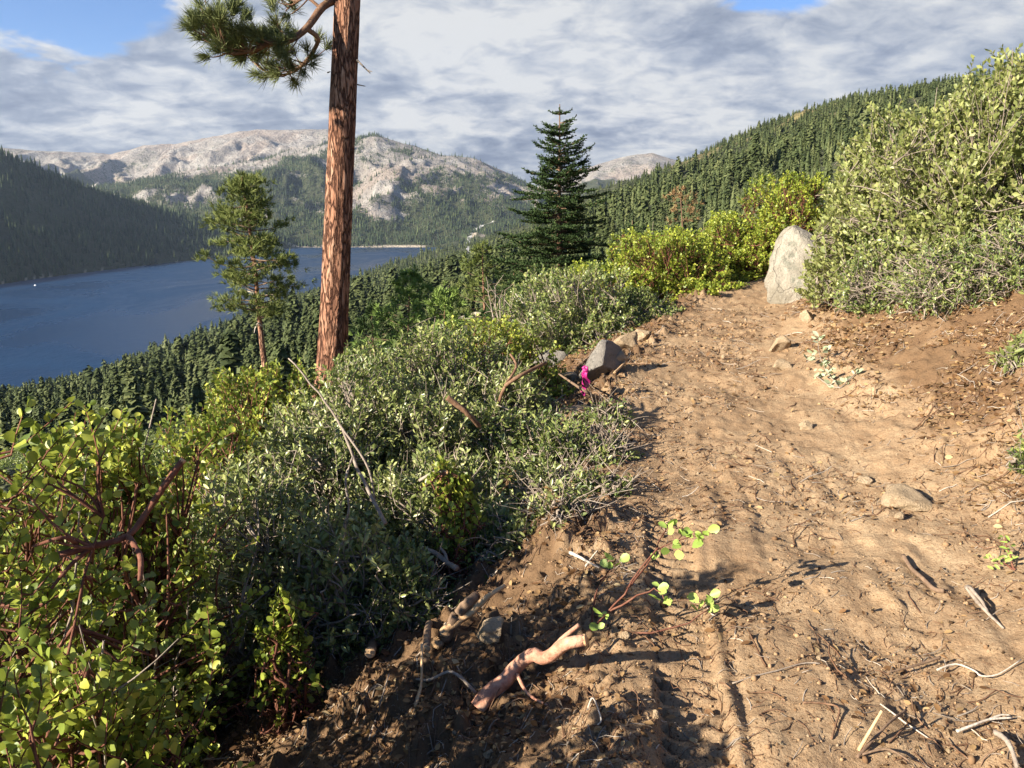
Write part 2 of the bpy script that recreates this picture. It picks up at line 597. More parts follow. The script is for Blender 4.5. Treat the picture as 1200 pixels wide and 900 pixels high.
M_SOIL = mat("soil", soil_nodes, .95, .1)


def terrain_nodes(t, p):
    g = t.new('ShaderNodeNewGeometry')
    pos = g.outputs['Position']
    a = t.new('ShaderNodeVertexColor'); a.layer_name = 'cover'
    sp = t.new('ShaderNodeSeparateColor'); t.l.new(a.outputs[0], sp.inputs[0])
    n1 = t.noise(pos, .006, 7, .65)
    n2 = t.noise(pos, .028, 6, .7)
    n3 = t.noise(pos, .11, 4, .7)
    gran = t.ramp(t.math('ADD', t.math('MULTIPLY', n1, .5), t.math('MULTIPLY', n2, .5)), [(.34, (.20, .175, .15)), (.47, (.31, .275, .24)), (.58, (.41, .38, .335)), (.7, (.52, .50, .455))])
    gran = t.mix(t.maprange(t.noise(pos, .0022, 4), .5, .62, 0, .35), gran, (.34, .24, .175))
    scrub = t.mix(n3, (.035, .046, .022), (.11, .115, .060))
    veg = t.maprange(t.math('ADD', sp.outputs[0], t.math('MULTIPLY', t.math('SUBTRACT', t.math('ADD', t.math('MULTIPLY', n2, .6), t.math('MULTIPLY', n3, .5)), .55), 2.0)), .40, .62)
    c = t.mix(veg, gran, scrub)
    c = t.mix(sp.outputs[1], c, t.mix(n2, (.44, .36, .26), (.60, .52, .40)))      # sand, road cuts
    c = t.mix(sp.outputs[2], c, t.mix(n2, (.16, .14, .06), (.30, .24, .11)))      # dry grass on the ridge
    t.put(p.inputs['Base Color'], c)
    bump(t, p, t.math('ADD', n1, t.math('ADD', t.math('MULTIPLY', n2, .5), t.math('MULTIPLY', n3, .15))), 1.0, 55.0)


M_TERRAIN = mat("mountain_cover", terrain_nodes, .95, .1)


def water_nodes(t, p):
    g = t.new('ShaderNodeNewGeometry')
    mp = t.new('ShaderNodeMapping'); mp.inputs['Scale'].default_value = (1, .55, 1); mp.inputs['Rotation'].default_value = (0, 0, .5)
    t.l.new(g.outputs['Position'], mp.inputs[0])
    n = t.noise(mp.outputs[0], .09, 5, .7)
    big = t.noise(mp.outputs[0], .0045, 5, .6, .6)
    t.put(p.inputs['Base Color'], t.mix(t.maprange(big, .35, .68), (.003, .017, .048), (.008, .034, .082)))
    p.inputs['IOR'].default_value = 1.33
    t.put(p.inputs['Roughness'], t.maprange(big, .38, .62, .20, .45))
    bump(t, p, n, .8, 1.6)


M_WATER = mat("lake_water", water_nodes, .25, .2)


def conifer_mat(name, dark, mid, light, wood=False):
    def b(t, p):
        r = island(t)
        if wood:
            a = t.new('ShaderNodeVertexColor'); a.layer_name = 'tint'
            sp = t.new('ShaderNodeSeparateColor'); t.l.new(a.outputs[0], sp.inputs[0])
            f = t.math('ADD', t.math('MULTIPLY', r, .45), t.math('MULTIPLY', sp.outputs[0], .5))
        else:
            f = t.math('ADD', t.math('MULTIPLY', r, .6), t.math('MULTIPLY', t.new('ShaderNodeObjectInfo').outputs['Random'], .45))
        t.put(p.inputs['Base Color'], t.ramp(f, [(0.05, dark), (.5, mid), (1, light)]))
    return mat(name, b, .7, .15)


M_CONIF = conifer_mat("forest_needles", (.030, .043, .016), (.072, .090, .032), (.13, .145, .056))
M_CONIF_FAR = conifer_mat("far_forest_needles", (.018, .034, .016), (.052, .074, .030), (.115, .135, .052), True)
M_CONIF_WOOD = conifer_mat("wood_needles", (.028, .041, .016), (.072, .090, .032), (.145, .155, .062), True)
M_FIR = conifer_mat("fir_needles", (.018, .034, .010), (.042, .070, .020), (.11, .15, .05))
M_PINE = conifer_mat("pine_needles", (.05, .072, .016), (.115, .145, .034), (.21, .225, .07))
M_PINEL = conifer_mat("young_pine_needles", (.08, .13, .025), (.16, .23, .05), (.25, .33, .09))
M_TRUNKFAR = barkmat("conifer_bark", (.06, .035, .022), (.13, .075, .045), (.22, .13, .08), 6)


def ponderosa_nodes(t, p):
    o = opos(t)
    mp = t.new('ShaderNodeMapping'); mp.inputs['Scale'].default_value = (1, 1, .19)
    t.l.new(o, mp.inputs[0])
    wv = t.new('ShaderNodeTexVoronoi'); wv.feature = 'DISTANCE_TO_EDGE'; wv.inputs['Scale'].default_value = 12.5
    nz = t.new('ShaderNodeTexNoise'); nz.inputs['Scale'].default_value = 6; nz.inputs['Detail'].default_value = 5
    t.l.new(mp.outputs[0], nz.inputs['Vector'])
    t.l.new(t.vmath('ADD', mp.outputs[0], t.vmath('MULTIPLY', nz.outputs['Color'], (.34, .34, .34))), wv.inputs['Vector'])
    d = t.maprange(t.math('ADD', wv.outputs['Distance'], t.math('MULTIPLY', nz.outputs['Fac'], .08)), .02, .22)
    n = t.noise(mp.outputs[0], 22, 6, .7)
    n2 = t.noise(mp.outputs[0], 3, 4, .6)
    plate = t.ramp(t.math('ADD', t.math('MULTIPLY', n, .6), t.math('MULTIPLY', n2, .4)), [(.36, (.15, .070, .042)), (.49, (.30, .145, .085)), (.62, (.52, .32, .21))])
    t.put(p.inputs['Base Color'], t.mix(d, (.075, .032, .020), plate))
    bump(t, p, t.math('ADD', d, t.math('MULTIPLY', n, .6)), 1.0, .05)


M_POND = mat("ponderosa_bark", ponderosa_nodes, .9, .15)
M_ASPHALT = mat("pale_road", lambda t, p: t.put(p.inputs['Base Color'], t.mix(t.noise(opos(t), .3, 4), (.34, .33, .31), (.5, .48, .45))), .9)
M_FLAG = mat("pink_ribbon", lambda t, p: t.put(p.inputs['Base Color'], (.40, .022, .16, 1)), .45, .4)
M_BOAT = mat("white_boat_paint", lambda t, p: t.put(p.inputs['Base Color'], (.8, .8, .8, 1)), .4, .4)

# ------------------------------------------------------------------ setting: ground, terrain, lake, haze
def axis(a, b, f0, f1, step, grow, big):
    """coordinates from a to b: step inside f0..f1, growing outside"""
    mid = list(np.arange(f0, f1 + step, step))
    s = step; lo = [f0]
    while lo[-1] > a:
        s = min(s * grow, big); lo.append(lo[-1] - s)
    s = step; hi = [mid[-1]]
    while hi[-1] < b:
        s = min(s * grow, big); hi.append(hi[-1] + s)
    return np.array(lo[::-1][:-1] + mid + hi[1:])


def micro(x, y):
    """small relief of the dug earth"""
    xl, xr = xl_(y), xr_(y)
    d = xl - x; e = x - xr
    tr = sstep(-.15, .1, x - xl) * (1 - sstep(-.1, .3, e))
    rough = 0.36 + 1.4 * sstep(.0, .25, d) * (1 - sstep(2.5, 4, d)) + .5 * sstep(0, .4, e)
    z = fbm(x * 2.2, y * 2.2, 101, 3) * .05 + rough * (fbm(x * 9, y * 9, 102, 3) * .030 + fbm(x * 34, y * 34, 103, 3) * .012)
    clod = np.maximum(fbm(x * 13, y * 13, 104, 2) - .12, 0)
    z = z + rough * clod * .09
    lump = np.abs(fbm(x * 5.5, y * 5.5, 105, 3)); z = z + (.55 + .45 * rough) * (np.minimum(lump, .28) * .036 - .006)
    chop = np.abs(fbm(x * 17, y * 17, 106, 2)); z = z + rough * np.minimum(chop, .25) * .040
    # drag marks along the trail and cleat marks of the digger's track
    ax = (x - xl) - .3 * fbm(x * .5, y * .4, 9, 2)
    z = z + tr * (.0035 * np.sin(ax * 46 + 3 * fbm(x * 2, y, 7, 2)) * sstep(.0, .3, fbm(x * .9, y * .5, 8, 2) + .15))
    lane = sstep(.02, .05, x - xl) * (1 - sstep(.23, .26, x - xl)) * (1 - sstep(3.4, 4.3, y))
    ph = ((y + .32 * x + .012 * np.sin(x * 40)) / .082) % 1.0
    cleat = sstep(.0, .12, ph) * (1 - sstep(.42, .56, ph))
    z = z * (1 - .85 * lane) - lane * (.010 + .030 * cleat * (.6 + .8 * sstep(-.3, .2, fbm(x * 3, y * 3, 111, 2))))
    z = z - .018 * tr * np.exp(-(((x - xl) - .30) / .02) ** 2) * (1 - sstep(3, 4, y))
    return z


def make_ground():
    xs = axis(-11, 13, -1.1, 3.0, .0145, 1.02, .16)
    ys = axis(-6, 30, 1.8, 4.4, .0155, 1.0075, .16)
    X, Y = np.meshgrid(xs, ys)
    Z = H(X, Y) + micro(X, Y) * (1 - sstep(14, 22, Y))
    nx, ny = len(xs), len(ys)
    idx = np.arange(nx * ny).reshape(ny, nx)
    q = np.stack([idx[:-1, :-1], idx[:-1, 1:], idx[1:, 1:], idx[1:, :-1]], -1).reshape(-1, 4)
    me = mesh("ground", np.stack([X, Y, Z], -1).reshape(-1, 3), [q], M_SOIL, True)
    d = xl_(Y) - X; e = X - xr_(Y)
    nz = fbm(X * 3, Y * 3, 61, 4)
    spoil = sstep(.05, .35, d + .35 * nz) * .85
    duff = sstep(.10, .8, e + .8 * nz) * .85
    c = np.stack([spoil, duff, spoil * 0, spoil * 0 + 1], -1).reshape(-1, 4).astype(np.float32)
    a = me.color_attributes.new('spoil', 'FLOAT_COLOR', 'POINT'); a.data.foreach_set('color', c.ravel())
    o = obj("ground", me); o['kind'] = 'structure'
    return o


make_ground()

TG = np.arange(-1.0, 1.0001, .0025)
YG = np.concatenate([np.geomspace(20, 3000, 330), np.linspace(3000, 8600, 230)[1:]])
XX = TG[:, None] * YG[None]; YY = np.ones_like(TG)[:, None] * YG[None]
ZZ = H(XX, YY)
HORIZ = np.maximum.accumulate((ZZ - CAMZ) / YY, axis=1)

NEARLINE = np.array([(-100, 490), (0, 490), (230, 480), (300, 440), (380, 432), (500, 392), (600, 372), (690, 310), (780, 270), (900, 240), (940, 205), (1000, 145), (1060, 118), (1200, 75), (1300, 60)], float)
ROAD_PX = [(500, 338), (516, 329), (530, 323), (546, 314), (552, 300), (548, 285), (556, 271), (566, 264), (580, 260)]


def far_hit(px, py, y0=150):
    t, s = ts(px, py)
    y = np.geomspace(y0, 8000, 5000)
    f = CAMZ + s * y - H_far(t * y, y)
    i = np.argmax(f < 0)
    return np.array([t * y[i], y[i], CAMZ + s * y[i]])


CUTS = [(far_hit(530, 324), 36), (far_hit(545, 320), 24), (far_hit(556, 274), 16), (far_hit(566, 276), 18), (far_hit(545, 372), 14),
        (far_hit(530, 376), 14), (far_hit(612, 296), 16), (far_hit(514, 330), 14)]


PALE = [(235, 196, 105, 9, -.13), (420, 205, 40, 22, .3), (530, 195, 85, 24, .18), (330, 158, 110, 12, 0), (190, 176, 60, 8, 0), (270, 168, 60, 8, -.1),
        (420, 238, 45, 10, .35), (355, 205, 22, 6, 0), (590, 222, 35, 8, .2), (480, 168, 60, 10, .1), (355, 175, 60, 8, -.1)]


def VEGF(x, y, z):
    """wooded share of the mountain: 1 forest, 0 bare granite"""
    px, py = topix(x, y, z)
    g = np.zeros_like(px)
    for cx, cy, rx, ry, sl in PALE:
        dx = px - cx
        g = np.maximum(g, 1 - np.sqrt((dx / rx) ** 2 + ((py - cy - sl * dx) / ry) ** 2) * .62)
    nz = fbm(x / 300, y / 420, 78, 5, .6)
    return np.clip(.84 - g * .9 - nz * .85 + .12 * (py > 238), 0, 1)


def make_terrain():
    Zt = ZZ.copy()
    inner = YY < 29
    Zt = np.where(inner, Zt - .6 * (1 - sstep(24, 29, YY)), Zt)
    nt, ny = XX.shape
    idx = np.arange(nt * ny).reshape(nt, ny)
    q = np.stack([idx[:-1, :-1], idx[1:, :-1], idx[1:, 1:], idx[:-1, 1:]], -1).reshape(-1, 4)
    me = mesh("terrain", np.stack([XX, YY, Zt], -1).reshape(-1, 3), [q], M_TERRAIN, True)
    t = XX / YY
    veg = np.ones_like(ZZ)
    mtn = (YY > 3450) & (t < .35)
    veg = np.where(mtn, VEGF(XX, YY, ZZ) * .8 + .06, veg)
    veg = np.where(YY > 6400, np.minimum(veg, .34) + .25 * fbm(XX / 250, YY / 400, 79, 4), veg)
    sand = np.where((YY > 3380) & (YY < 3425) & (t > -.26) & (t < -.1), 1.0, 0.0)
    shore = (ZZ < LAKE + 2.5) & (ZZ > LAKE - 3) & (YY > 1500) & (fbm(XX / 60, YY / 60, 5, 3) > .1)
    sand = np.maximum(sand, np.where(shore, .8, 0))
    for c, r in CUTS:
        sand = np.maximum(sand, 1 - sstep(.5, 1.0, np.hypot(XX - c[0], (YY - c[1]) * .6) / r))
    y1 = np.interp(t, Y1t, Y1y)
    dry = sstep(.68, .86, YY / y1) * (t > .18) * (YY < y1 * 1.02) * sstep(-.1, .2, fbm(XX / 80, YY / 80, 9, 3) + .12)
    c = np.stack([veg, sand, dry, veg * 0 + 1], -1).reshape(-1, 4).astype(np.float32)
    a = me.color_attributes.new('cover', 'FLOAT_COLOR', 'POINT'); a.data.foreach_set('color', c.ravel())
    o = obj("terrain", me); o['kind'] = 'structure'


make_terrain()

lake = obj("lake_water", mesh("lake_water", np.array([[-2600, 350, LAKE], [300, 350, LAKE], [300, 3600, LAKE], [-2600, 3600, LAKE]]), [np.array([[0, 1, 2, 3]])], M_WATER))
lake['kind'] = 'structure'


def make_haze():
    m = bpy.data.materials.new("haze_air")
    m.use_nodes = True
    t = NT(m.node_tree)
    t.n.remove(t.n['Principled BSDF'])
    v = t.new('ShaderNodeVolumePrincipled')
    v.inputs['Color'].default_value = (.62, .76, .98, 1)
    v.inputs['Density'].default_value = 2.5e-5
    v.inputs['Anisotropy'].default_value = 0.2
    t.l.new(v.outputs[0], t.n['Material Output'].inputs['Volume'])
    x0, x1, y0, y1, z0, z1 = -9500, 9500, -300, 9500, -420, 1500
    V = np.array([(x, y, z) for z in (z0, z1) for y in (y0, y1) for x in (x0, x1)], float)
    Fq = np.array([[0, 2, 3, 1], [4, 5, 7, 6], [0, 1, 5, 4], [2, 6, 7, 3], [0, 4, 6, 2], [1, 3, 7, 5]])
    o = obj("haze", mesh("haze", V, [Fq], m))
    o['kind'] = 'stuff'


make_haze()

# the valley road, a ribbon draped on the slope
def make_road():
    pts = np.array([far_hit(*p) for p in ROAD_PX])
    n = 60
    s = np.linspace(0, len(pts) - 1, n)
    P = np.stack([np.interp(s, np.arange(len(pts)), pts[:, i]) for i in range(3)], 1)
    T = unit(np.gradient(P, axis=0)); S = unit(np.cross(T, [0, 0, 1.]))
    V = []
    for a in (-9, -3, 3, 9):
        q = P + S * a
        q[:, 2] = np.maximum(H_far(q[:, 0], q[:, 1]), P[:, 2]) + 1.0
        V.append(q)
    V = np.stack(V, 1)
    idx = np.arange(n * 4).reshape(n, 4)
    q = np.stack([idx[:-1, :-1], idx[:-1, 1:], idx[1:, 1:], idx[1:, :-1]], -1).reshape(-1, 4)
    o = obj("road", mesh("road", V.reshape(-1, 3), [q], M_ASPHALT)); o['kind'] = 'structure'


make_road()

# ------------------------------------------------------------------ forest
def conifer(seed, nb, rad=.155, cone=7, trunk=True, power=.8):
    """conifer one metre tall: overlapping drooping sprays round a tapering core"""
    r = np.random.default_rng(seed)
    g = Geo()
    f = .06 + .92 * (np.arange(nb) + r.random(nb)) / nb
    f = 1 - (1 - f) ** 1.0
    az = np.arange(nb) * 2.39996 + r.normal(size=nb) * .4
    rr = rad * np.clip(1.02 - f, 0, 1) ** power * (.65 + .55 * r.random(nb)) + .006
    d = np.stack([np.cos(az), np.sin(az)], 1)
    base = np.stack([0 * f, 0 * f, f + .35 * rr], 1)
    tip = np.concatenate([d * rr[:, None], (f - .28 * rr)[:, None]], 1)
    mid = base * .45 + tip * .55
    tang = np.stack([-d[:, 1], d[:, 0], 0 * az], 1)
    roll = r.normal(size=nb) * .6
    wv = tang * np.cos(roll)[:, None] + np.array([0, 0, 1.]) * np.sin(roll)[:, None]
    w = (rr * .42 + .006)[:, None]
    V = np.stack([base, mid + wv * w, tip, mid - wv * w], 1).reshape(-1, 3)
    i = np.arange(nb)[:, None] * 4
    g.add(V, [np.concatenate([i, i + 1, i + 2], 1), np.concatenate([i, i + 2, i + 3], 1)])
    a = np.arange(cone) * 2 * np.pi / cone
    lv = [(.05, .62), (.4, .42), (.75, .18)]
    V = np.concatenate([[[np.cos(q) * rad * k * (.8 + .4 * r.random()), np.sin(q) * rad * k * (.8 + .4 * r.random()), z] for q in a] for z, k in lv] + [[[0, 0, 1.0]]])
    F4 = []; F3 = []
    for l in range(2):
        for j in range(cone):
            F4.append([l * cone + j, l * cone + (j + 1) % cone, (l + 1) * cone + (j + 1) % cone, (l + 1) * cone + j])
    for j in range(cone): F3.append([2 * cone + j, 2 * cone + (j + 1) % cone, 3 * cone])
    g.add(V, [np.array(F4), np.array(F3)])
    if trunk:
        V, fs = tubes(np.array([[0, 0, -.12], [0, 0, .1], [0, 0, .9]]), np.array([.016, .014, .004]), 5)
        g.add(V, fs, 1)
    return g


def merge_copies(protos, pos, ht, wid, rot, which):
    Vs, F3, F4, tint = [], [], [], []
    off = 0
    for k, g in enumerate(protos):
        sel = which == k
        n = sel.sum()
        if not n: continue
        V = np.concatenate(g.V); m = len(V)
        c, s = np.cos(rot[sel])[:, None], np.sin(rot[sel])[:, None]
        w = (wid * ht)[sel][:, None]
        W = np.stack([(V[None, :, 0] * c - V[None, :, 1] * s) * w, (V[None, :, 0] * s + V[None, :, 1] * c) * w, V[None, :, 2] * ht[sel][:, None]], -1) + pos[sel][:, None]
        Vs.append(W.reshape(-1, 3)); tint.append(np.repeat(rng.random(n), m))
        o = (np.arange(n) * m + off)[:, None, None]
        for f in g.F:
            (F3 if f.shape[1] == 3 else F4).append((f[None] + o).reshape(-1, f.shape[1]))
        off += n * m
    return np.concatenate(Vs), [np.concatenate(F) for F in (F3, F4) if F], np.concatenate(tint)


def scatter_forest():
    r = np.random.default_rng(5)
    N = 560000
    t = r.uniform(-.78, .78, N)
    # more candidates close by, thinning out with distance
    y = np.where(r.random(N) < .5, np.sqrt(r.uniform(110 ** 2, 1500 ** 2, N)), np.sqrt(r.uniform(1500 ** 2, 5600 ** 2, N)))
    x = t * y
    z = H_far(x, y)
    keep = z > LAKE + 1.2
    x, y, z, t = x[keep], y[keep], z[keep], t[keep]
    n = len(x)
    y1 = np.interp(t, Y1t, Y1y)
    near = (y < y1 * 1.03)
    hill = (~near) & (y < 3900) & (t < -.15) & (y < np.interp(t, *RIDGES[0][2]) * 1.02)
    mtn = ~near & ~hill
    ht = r.uniform(8, 22, n) * np.where(r.random(n) < .15, 1.35, 1) * r.uniform(.7, 1.1, n)
    ht = np.where(y < 420, ht * (.45 + .55 * sstep(150, 420, y)), ht)
    ht = np.where(near & (t > .04), ht * (.95 - .33 * sstep(.04, .16, t)) * r.uniform(.55, 1.15, n), ht)
    ht = np.where(mtn, ht * 1.15, ht)
    ht = np.where(hill, ht * 1.35, ht)
    patch = fbm(x / 140, y / 140, 88, 3)
    dens = np.where(near, .8, 1.0) * np.where((patch > -.15) | (y < 620), 1, .3)
    # on the granite trees grow in patches and low down
    nz = fbm(x / 260, y / 420, 78, 4)
    dm = np.where(VEGF(x, y, z) > .5, 1.0, .10)
    dm = np.where((y > 3380) & (y < 3440), 0, dm)
    dens = np.where(mtn, dm, dens)
    dry = (y / y1 > .74) & (t > .18) & near & (fbm(x / 80, y / 80, 9, 3) > -.1)
    dens = np.where(dry, dens * .16, dens)
    for c, rad in CUTS:
        dens = np.where(np.hypot(x - c[0], (y - c[1]) * .6) < rad * .9, 0, dens)
        # keep the lane of sight to the road clear enough
        tc = c[0] / c[1]
        dens = np.where((np.abs(t - tc) < rad * .6 / c[1]) & (y < c[1]) & (y > c[1] - 190) , dens * .06, dens)
    k = r.random(n) < dens
    # visibility
    it = np.clip(((t + 1) / .0025).round().astype(int), 0, len(TG) - 1)
    iy = np.clip(np.searchsorted(YG, y) - 2, 0, len(YG) - 1)
    hz = HORIZ[it, iy]
    top = (z + ht - CAMZ) / y
    k &= top > hz - 8 / y
    px, py = topix(x, y, z + ht)
    k &= (py < np.interp(px, NEARLINE[:, 0], NEARLINE[:, 1]) + np.where(t < .05, 190, 80)) & (px > -120) & (px < 1320)
    # treetop line of our own slope as the photograph shows it
    Lt, Ls = TS([(-60, 474), (0, 458), (60, 448), (110, 436), (160, 418), (200, 402), (250, 378), (300, 360), (400, 322), (490, 290), (540, 276), (590, 262), (640, 247), (700, 214), (800, 178), (900, 136), (1000, 106), (1130, 84), (1300, 60)])
    lim = np.interp(t, Lt, Ls) + r.normal(size=n) * .0035 + .002
    k &= ~near | (top < lim + .004 * (t < -.12))
    k &= ~near | (y < 3000)
    sel = lambda m: (x[m & k], y[m & k], z[m & k], ht[m & k])
    return sel(near), sel(hill), sel(mtn)


FN, FH, FM = scatter_forest()
print("forest counts", len(FN[0]), len(FH[0]), len(FM[0]))


def thin(Fo, nmax, seed):
    n = len(Fo[0])
    if n <= nmax: return Fo
    i = np.random.default_rng(seed).choice(n, nmax, replace=False)
    return tuple(a[i] for a in Fo)


def plant_forest():
    r = np.random.default_rng(8)
    P0 = [conifer(900 + i, 260, .165 + .025 * (i % 3), power=.6 + .12 * (i % 2)) for i in range(7)]
    PM = [g.mesh("forest_conifer", [M_CONIF, M_TRUNKFAR]) for g in P0]
    P0 += [conifer(920 + i, 260, .19, power=.38) for i in range(3)]
    PM += [g.mesh("forest_conifer", [M_CONIF, M_TRUNKFAR]) for g in P0[7:]]
    x, y, z, ht = thin(FN, 24000, 1)
    app = ht / y
    px, py = topix(x, y, z + ht * .7)
    vis = (py < np.interp(px, NEARLINE[:, 0], NEARLINE[:, 1])) & (px > 0) & (px < 1200)
    order = np.argsort(-(app + vis * 10))
    big = order[:300]
    for j, i in enumerate(big):
        left = x[i] / y[i] < .06
        o = bpy.data.objects.new("forest_conifer", PM[int(r.integers(10))])
        COL.objects.link(o)
        o.location = (x[i], y[i], z[i] - .3)
        o.rotation_euler = (0, 0, r.uniform(0, 6.28))
        w = ht[i] * r.uniform(.95, 1.35)
        o.scale = (w, w, ht[i])
        o['category'] = 'conifer tree'
        if left:
            o['label'] = 'dark green conifer among the wood sloping down to the near lake shore'
            o['group'] = 'conifers on the slope above the near lake shore'
        else:
            o['label'] = 'dark green conifer on the wooded hillside rising to the right beyond the trail'
            o['group'] = 'conifers on the right hillside'
    rest = order[300:]
    mid = [conifer(950 + i, 56, .175 + .025 * (i % 3), cone=5, trunk=False, power=(.65, .4, .8, .5)[i % 4]) for i in range(8)]
    low = [conifer(970 + i, 22, .17 + .02 * (i % 3), cone=4, trunk=False) for i in range(8)]
    tiny = [conifer(990 + i, 11, .20, cone=3, trunk=False) for i in range(6)]

    def wood(name, label, D, protos, m, pick=None):
        xx, yy, zz, hh = D if pick is None else tuple(a[pick] for a in D)
        n = len(xx)
        V, fs, tint = merge_copies(protos, np.stack([xx, yy, zz - .5], 1), hh, r.uniform(.9, 1.35, n), r.uniform(0, 6.28, n), r.integers(0, len(protos), n))
        me = mesh(name, V, fs, m)
        a = me.color_attributes.new('tint', 'FLOAT_COLOR', 'POINT')
        a.data.foreach_set('color', np.repeat(tint[:, None], 4, 1).astype(np.float32).ravel())
        o = obj(name, me)
        o['kind'] = 'stuff'; o['label'] = label; o['category'] = 'forest'
    wood("near_forest", 'dense conifer wood covering our own hillside down to the lake and up to the right', (x, y, z, ht), mid, M_CONIF_WOOD, rest)
    wood("far_shore_forest", 'dark blue green conifer wood on the hill across the lake', thin(FH, 6000, 2), low, M_CONIF_FAR)
    wood("mountain_forest", 'scattered tiny conifers below the pale granite mountain', thin(FM, 17000, 3), tiny, M_CONIF_FAR)


plant_forest()

# tiny boat on the lake
def make_boat():
    p = far_hit(42, 339, 800)
    root = thing("boat", 'tiny white motor boat on the dark blue lake off the far shore', 'boat', (p[0], p[1], LAKE))
    V = np.array([[-2.6, -1.1, .9], [-2.6, 1.1, .9], [1, 1.2, 1.0], [1, -1.2, 1.0], [3.4, 0, 1.3], [-2.4, -.7, -.2], [-2.4, .7, -.2], [1, .7, -.2], [1, -.7, -.2], [2.6, 0, -.1]])
    obj("hull", mesh("hull", V, [np.array([[0, 3, 2, 1], [0, 5, 8, 3], [1, 2, 7, 6], [0, 1, 6, 5]]), np.array([[3, 4, 2], [3, 8, 9], [3, 9, 4], [2, 4, 9], [2, 9, 7]])], M_BOAT), root)
    V = np.array([[-1, -.8, 1], [-1, .8, 1], [.8, .8, 1], [.8, -.8, 1], [-1, -.7, 2], [-1, .7, 2], [.4, .7, 2], [.4, -.7, 2]])
    obj("cabin", mesh("cabin", V, [np.array([[0, 1, 5, 4], [1, 2, 6, 5], [2, 3, 7, 6], [3, 0, 4, 7], [4, 5, 6, 7]])], M_BOAT), root)


make_boat()

# ------------------------------------------------------------------ single trees in the middle distance
def trunk_mesh(P, Rr, k, m, knob=.0, name="trunk"):
    V, fs = tubes(P, Rr, k, cap=True, knob=knob)
    return mesh(name, V, fs, m, True)


def resample(P, n):
    P = np.asarray(P, float)
    s = np.linspace(0, len(P) - 1, n)
    # catmull-rom
    out = []
    for q in s:
        i = min(int(q), len(P) - 2); f = q - i
        p0, p1, p2, p3 = P[max(i - 1, 0)], P[i], P[i + 1], P[min(i + 2, len(P) - 1)]
        out.append(.5 * ((2 * p1) + (-p0 + p2) * f + (2 * p0 - 5 * p1 + 4 * p2 - p3) * f * f + (-p0 + 3 * p1 - 3 * p2 + p3) * f ** 3))
    return np.array(out)


M_LIMBN = conifer_mat("limb_needles", (.06, .08, .026), (.14, .16, .055), (.26, .27, .11))


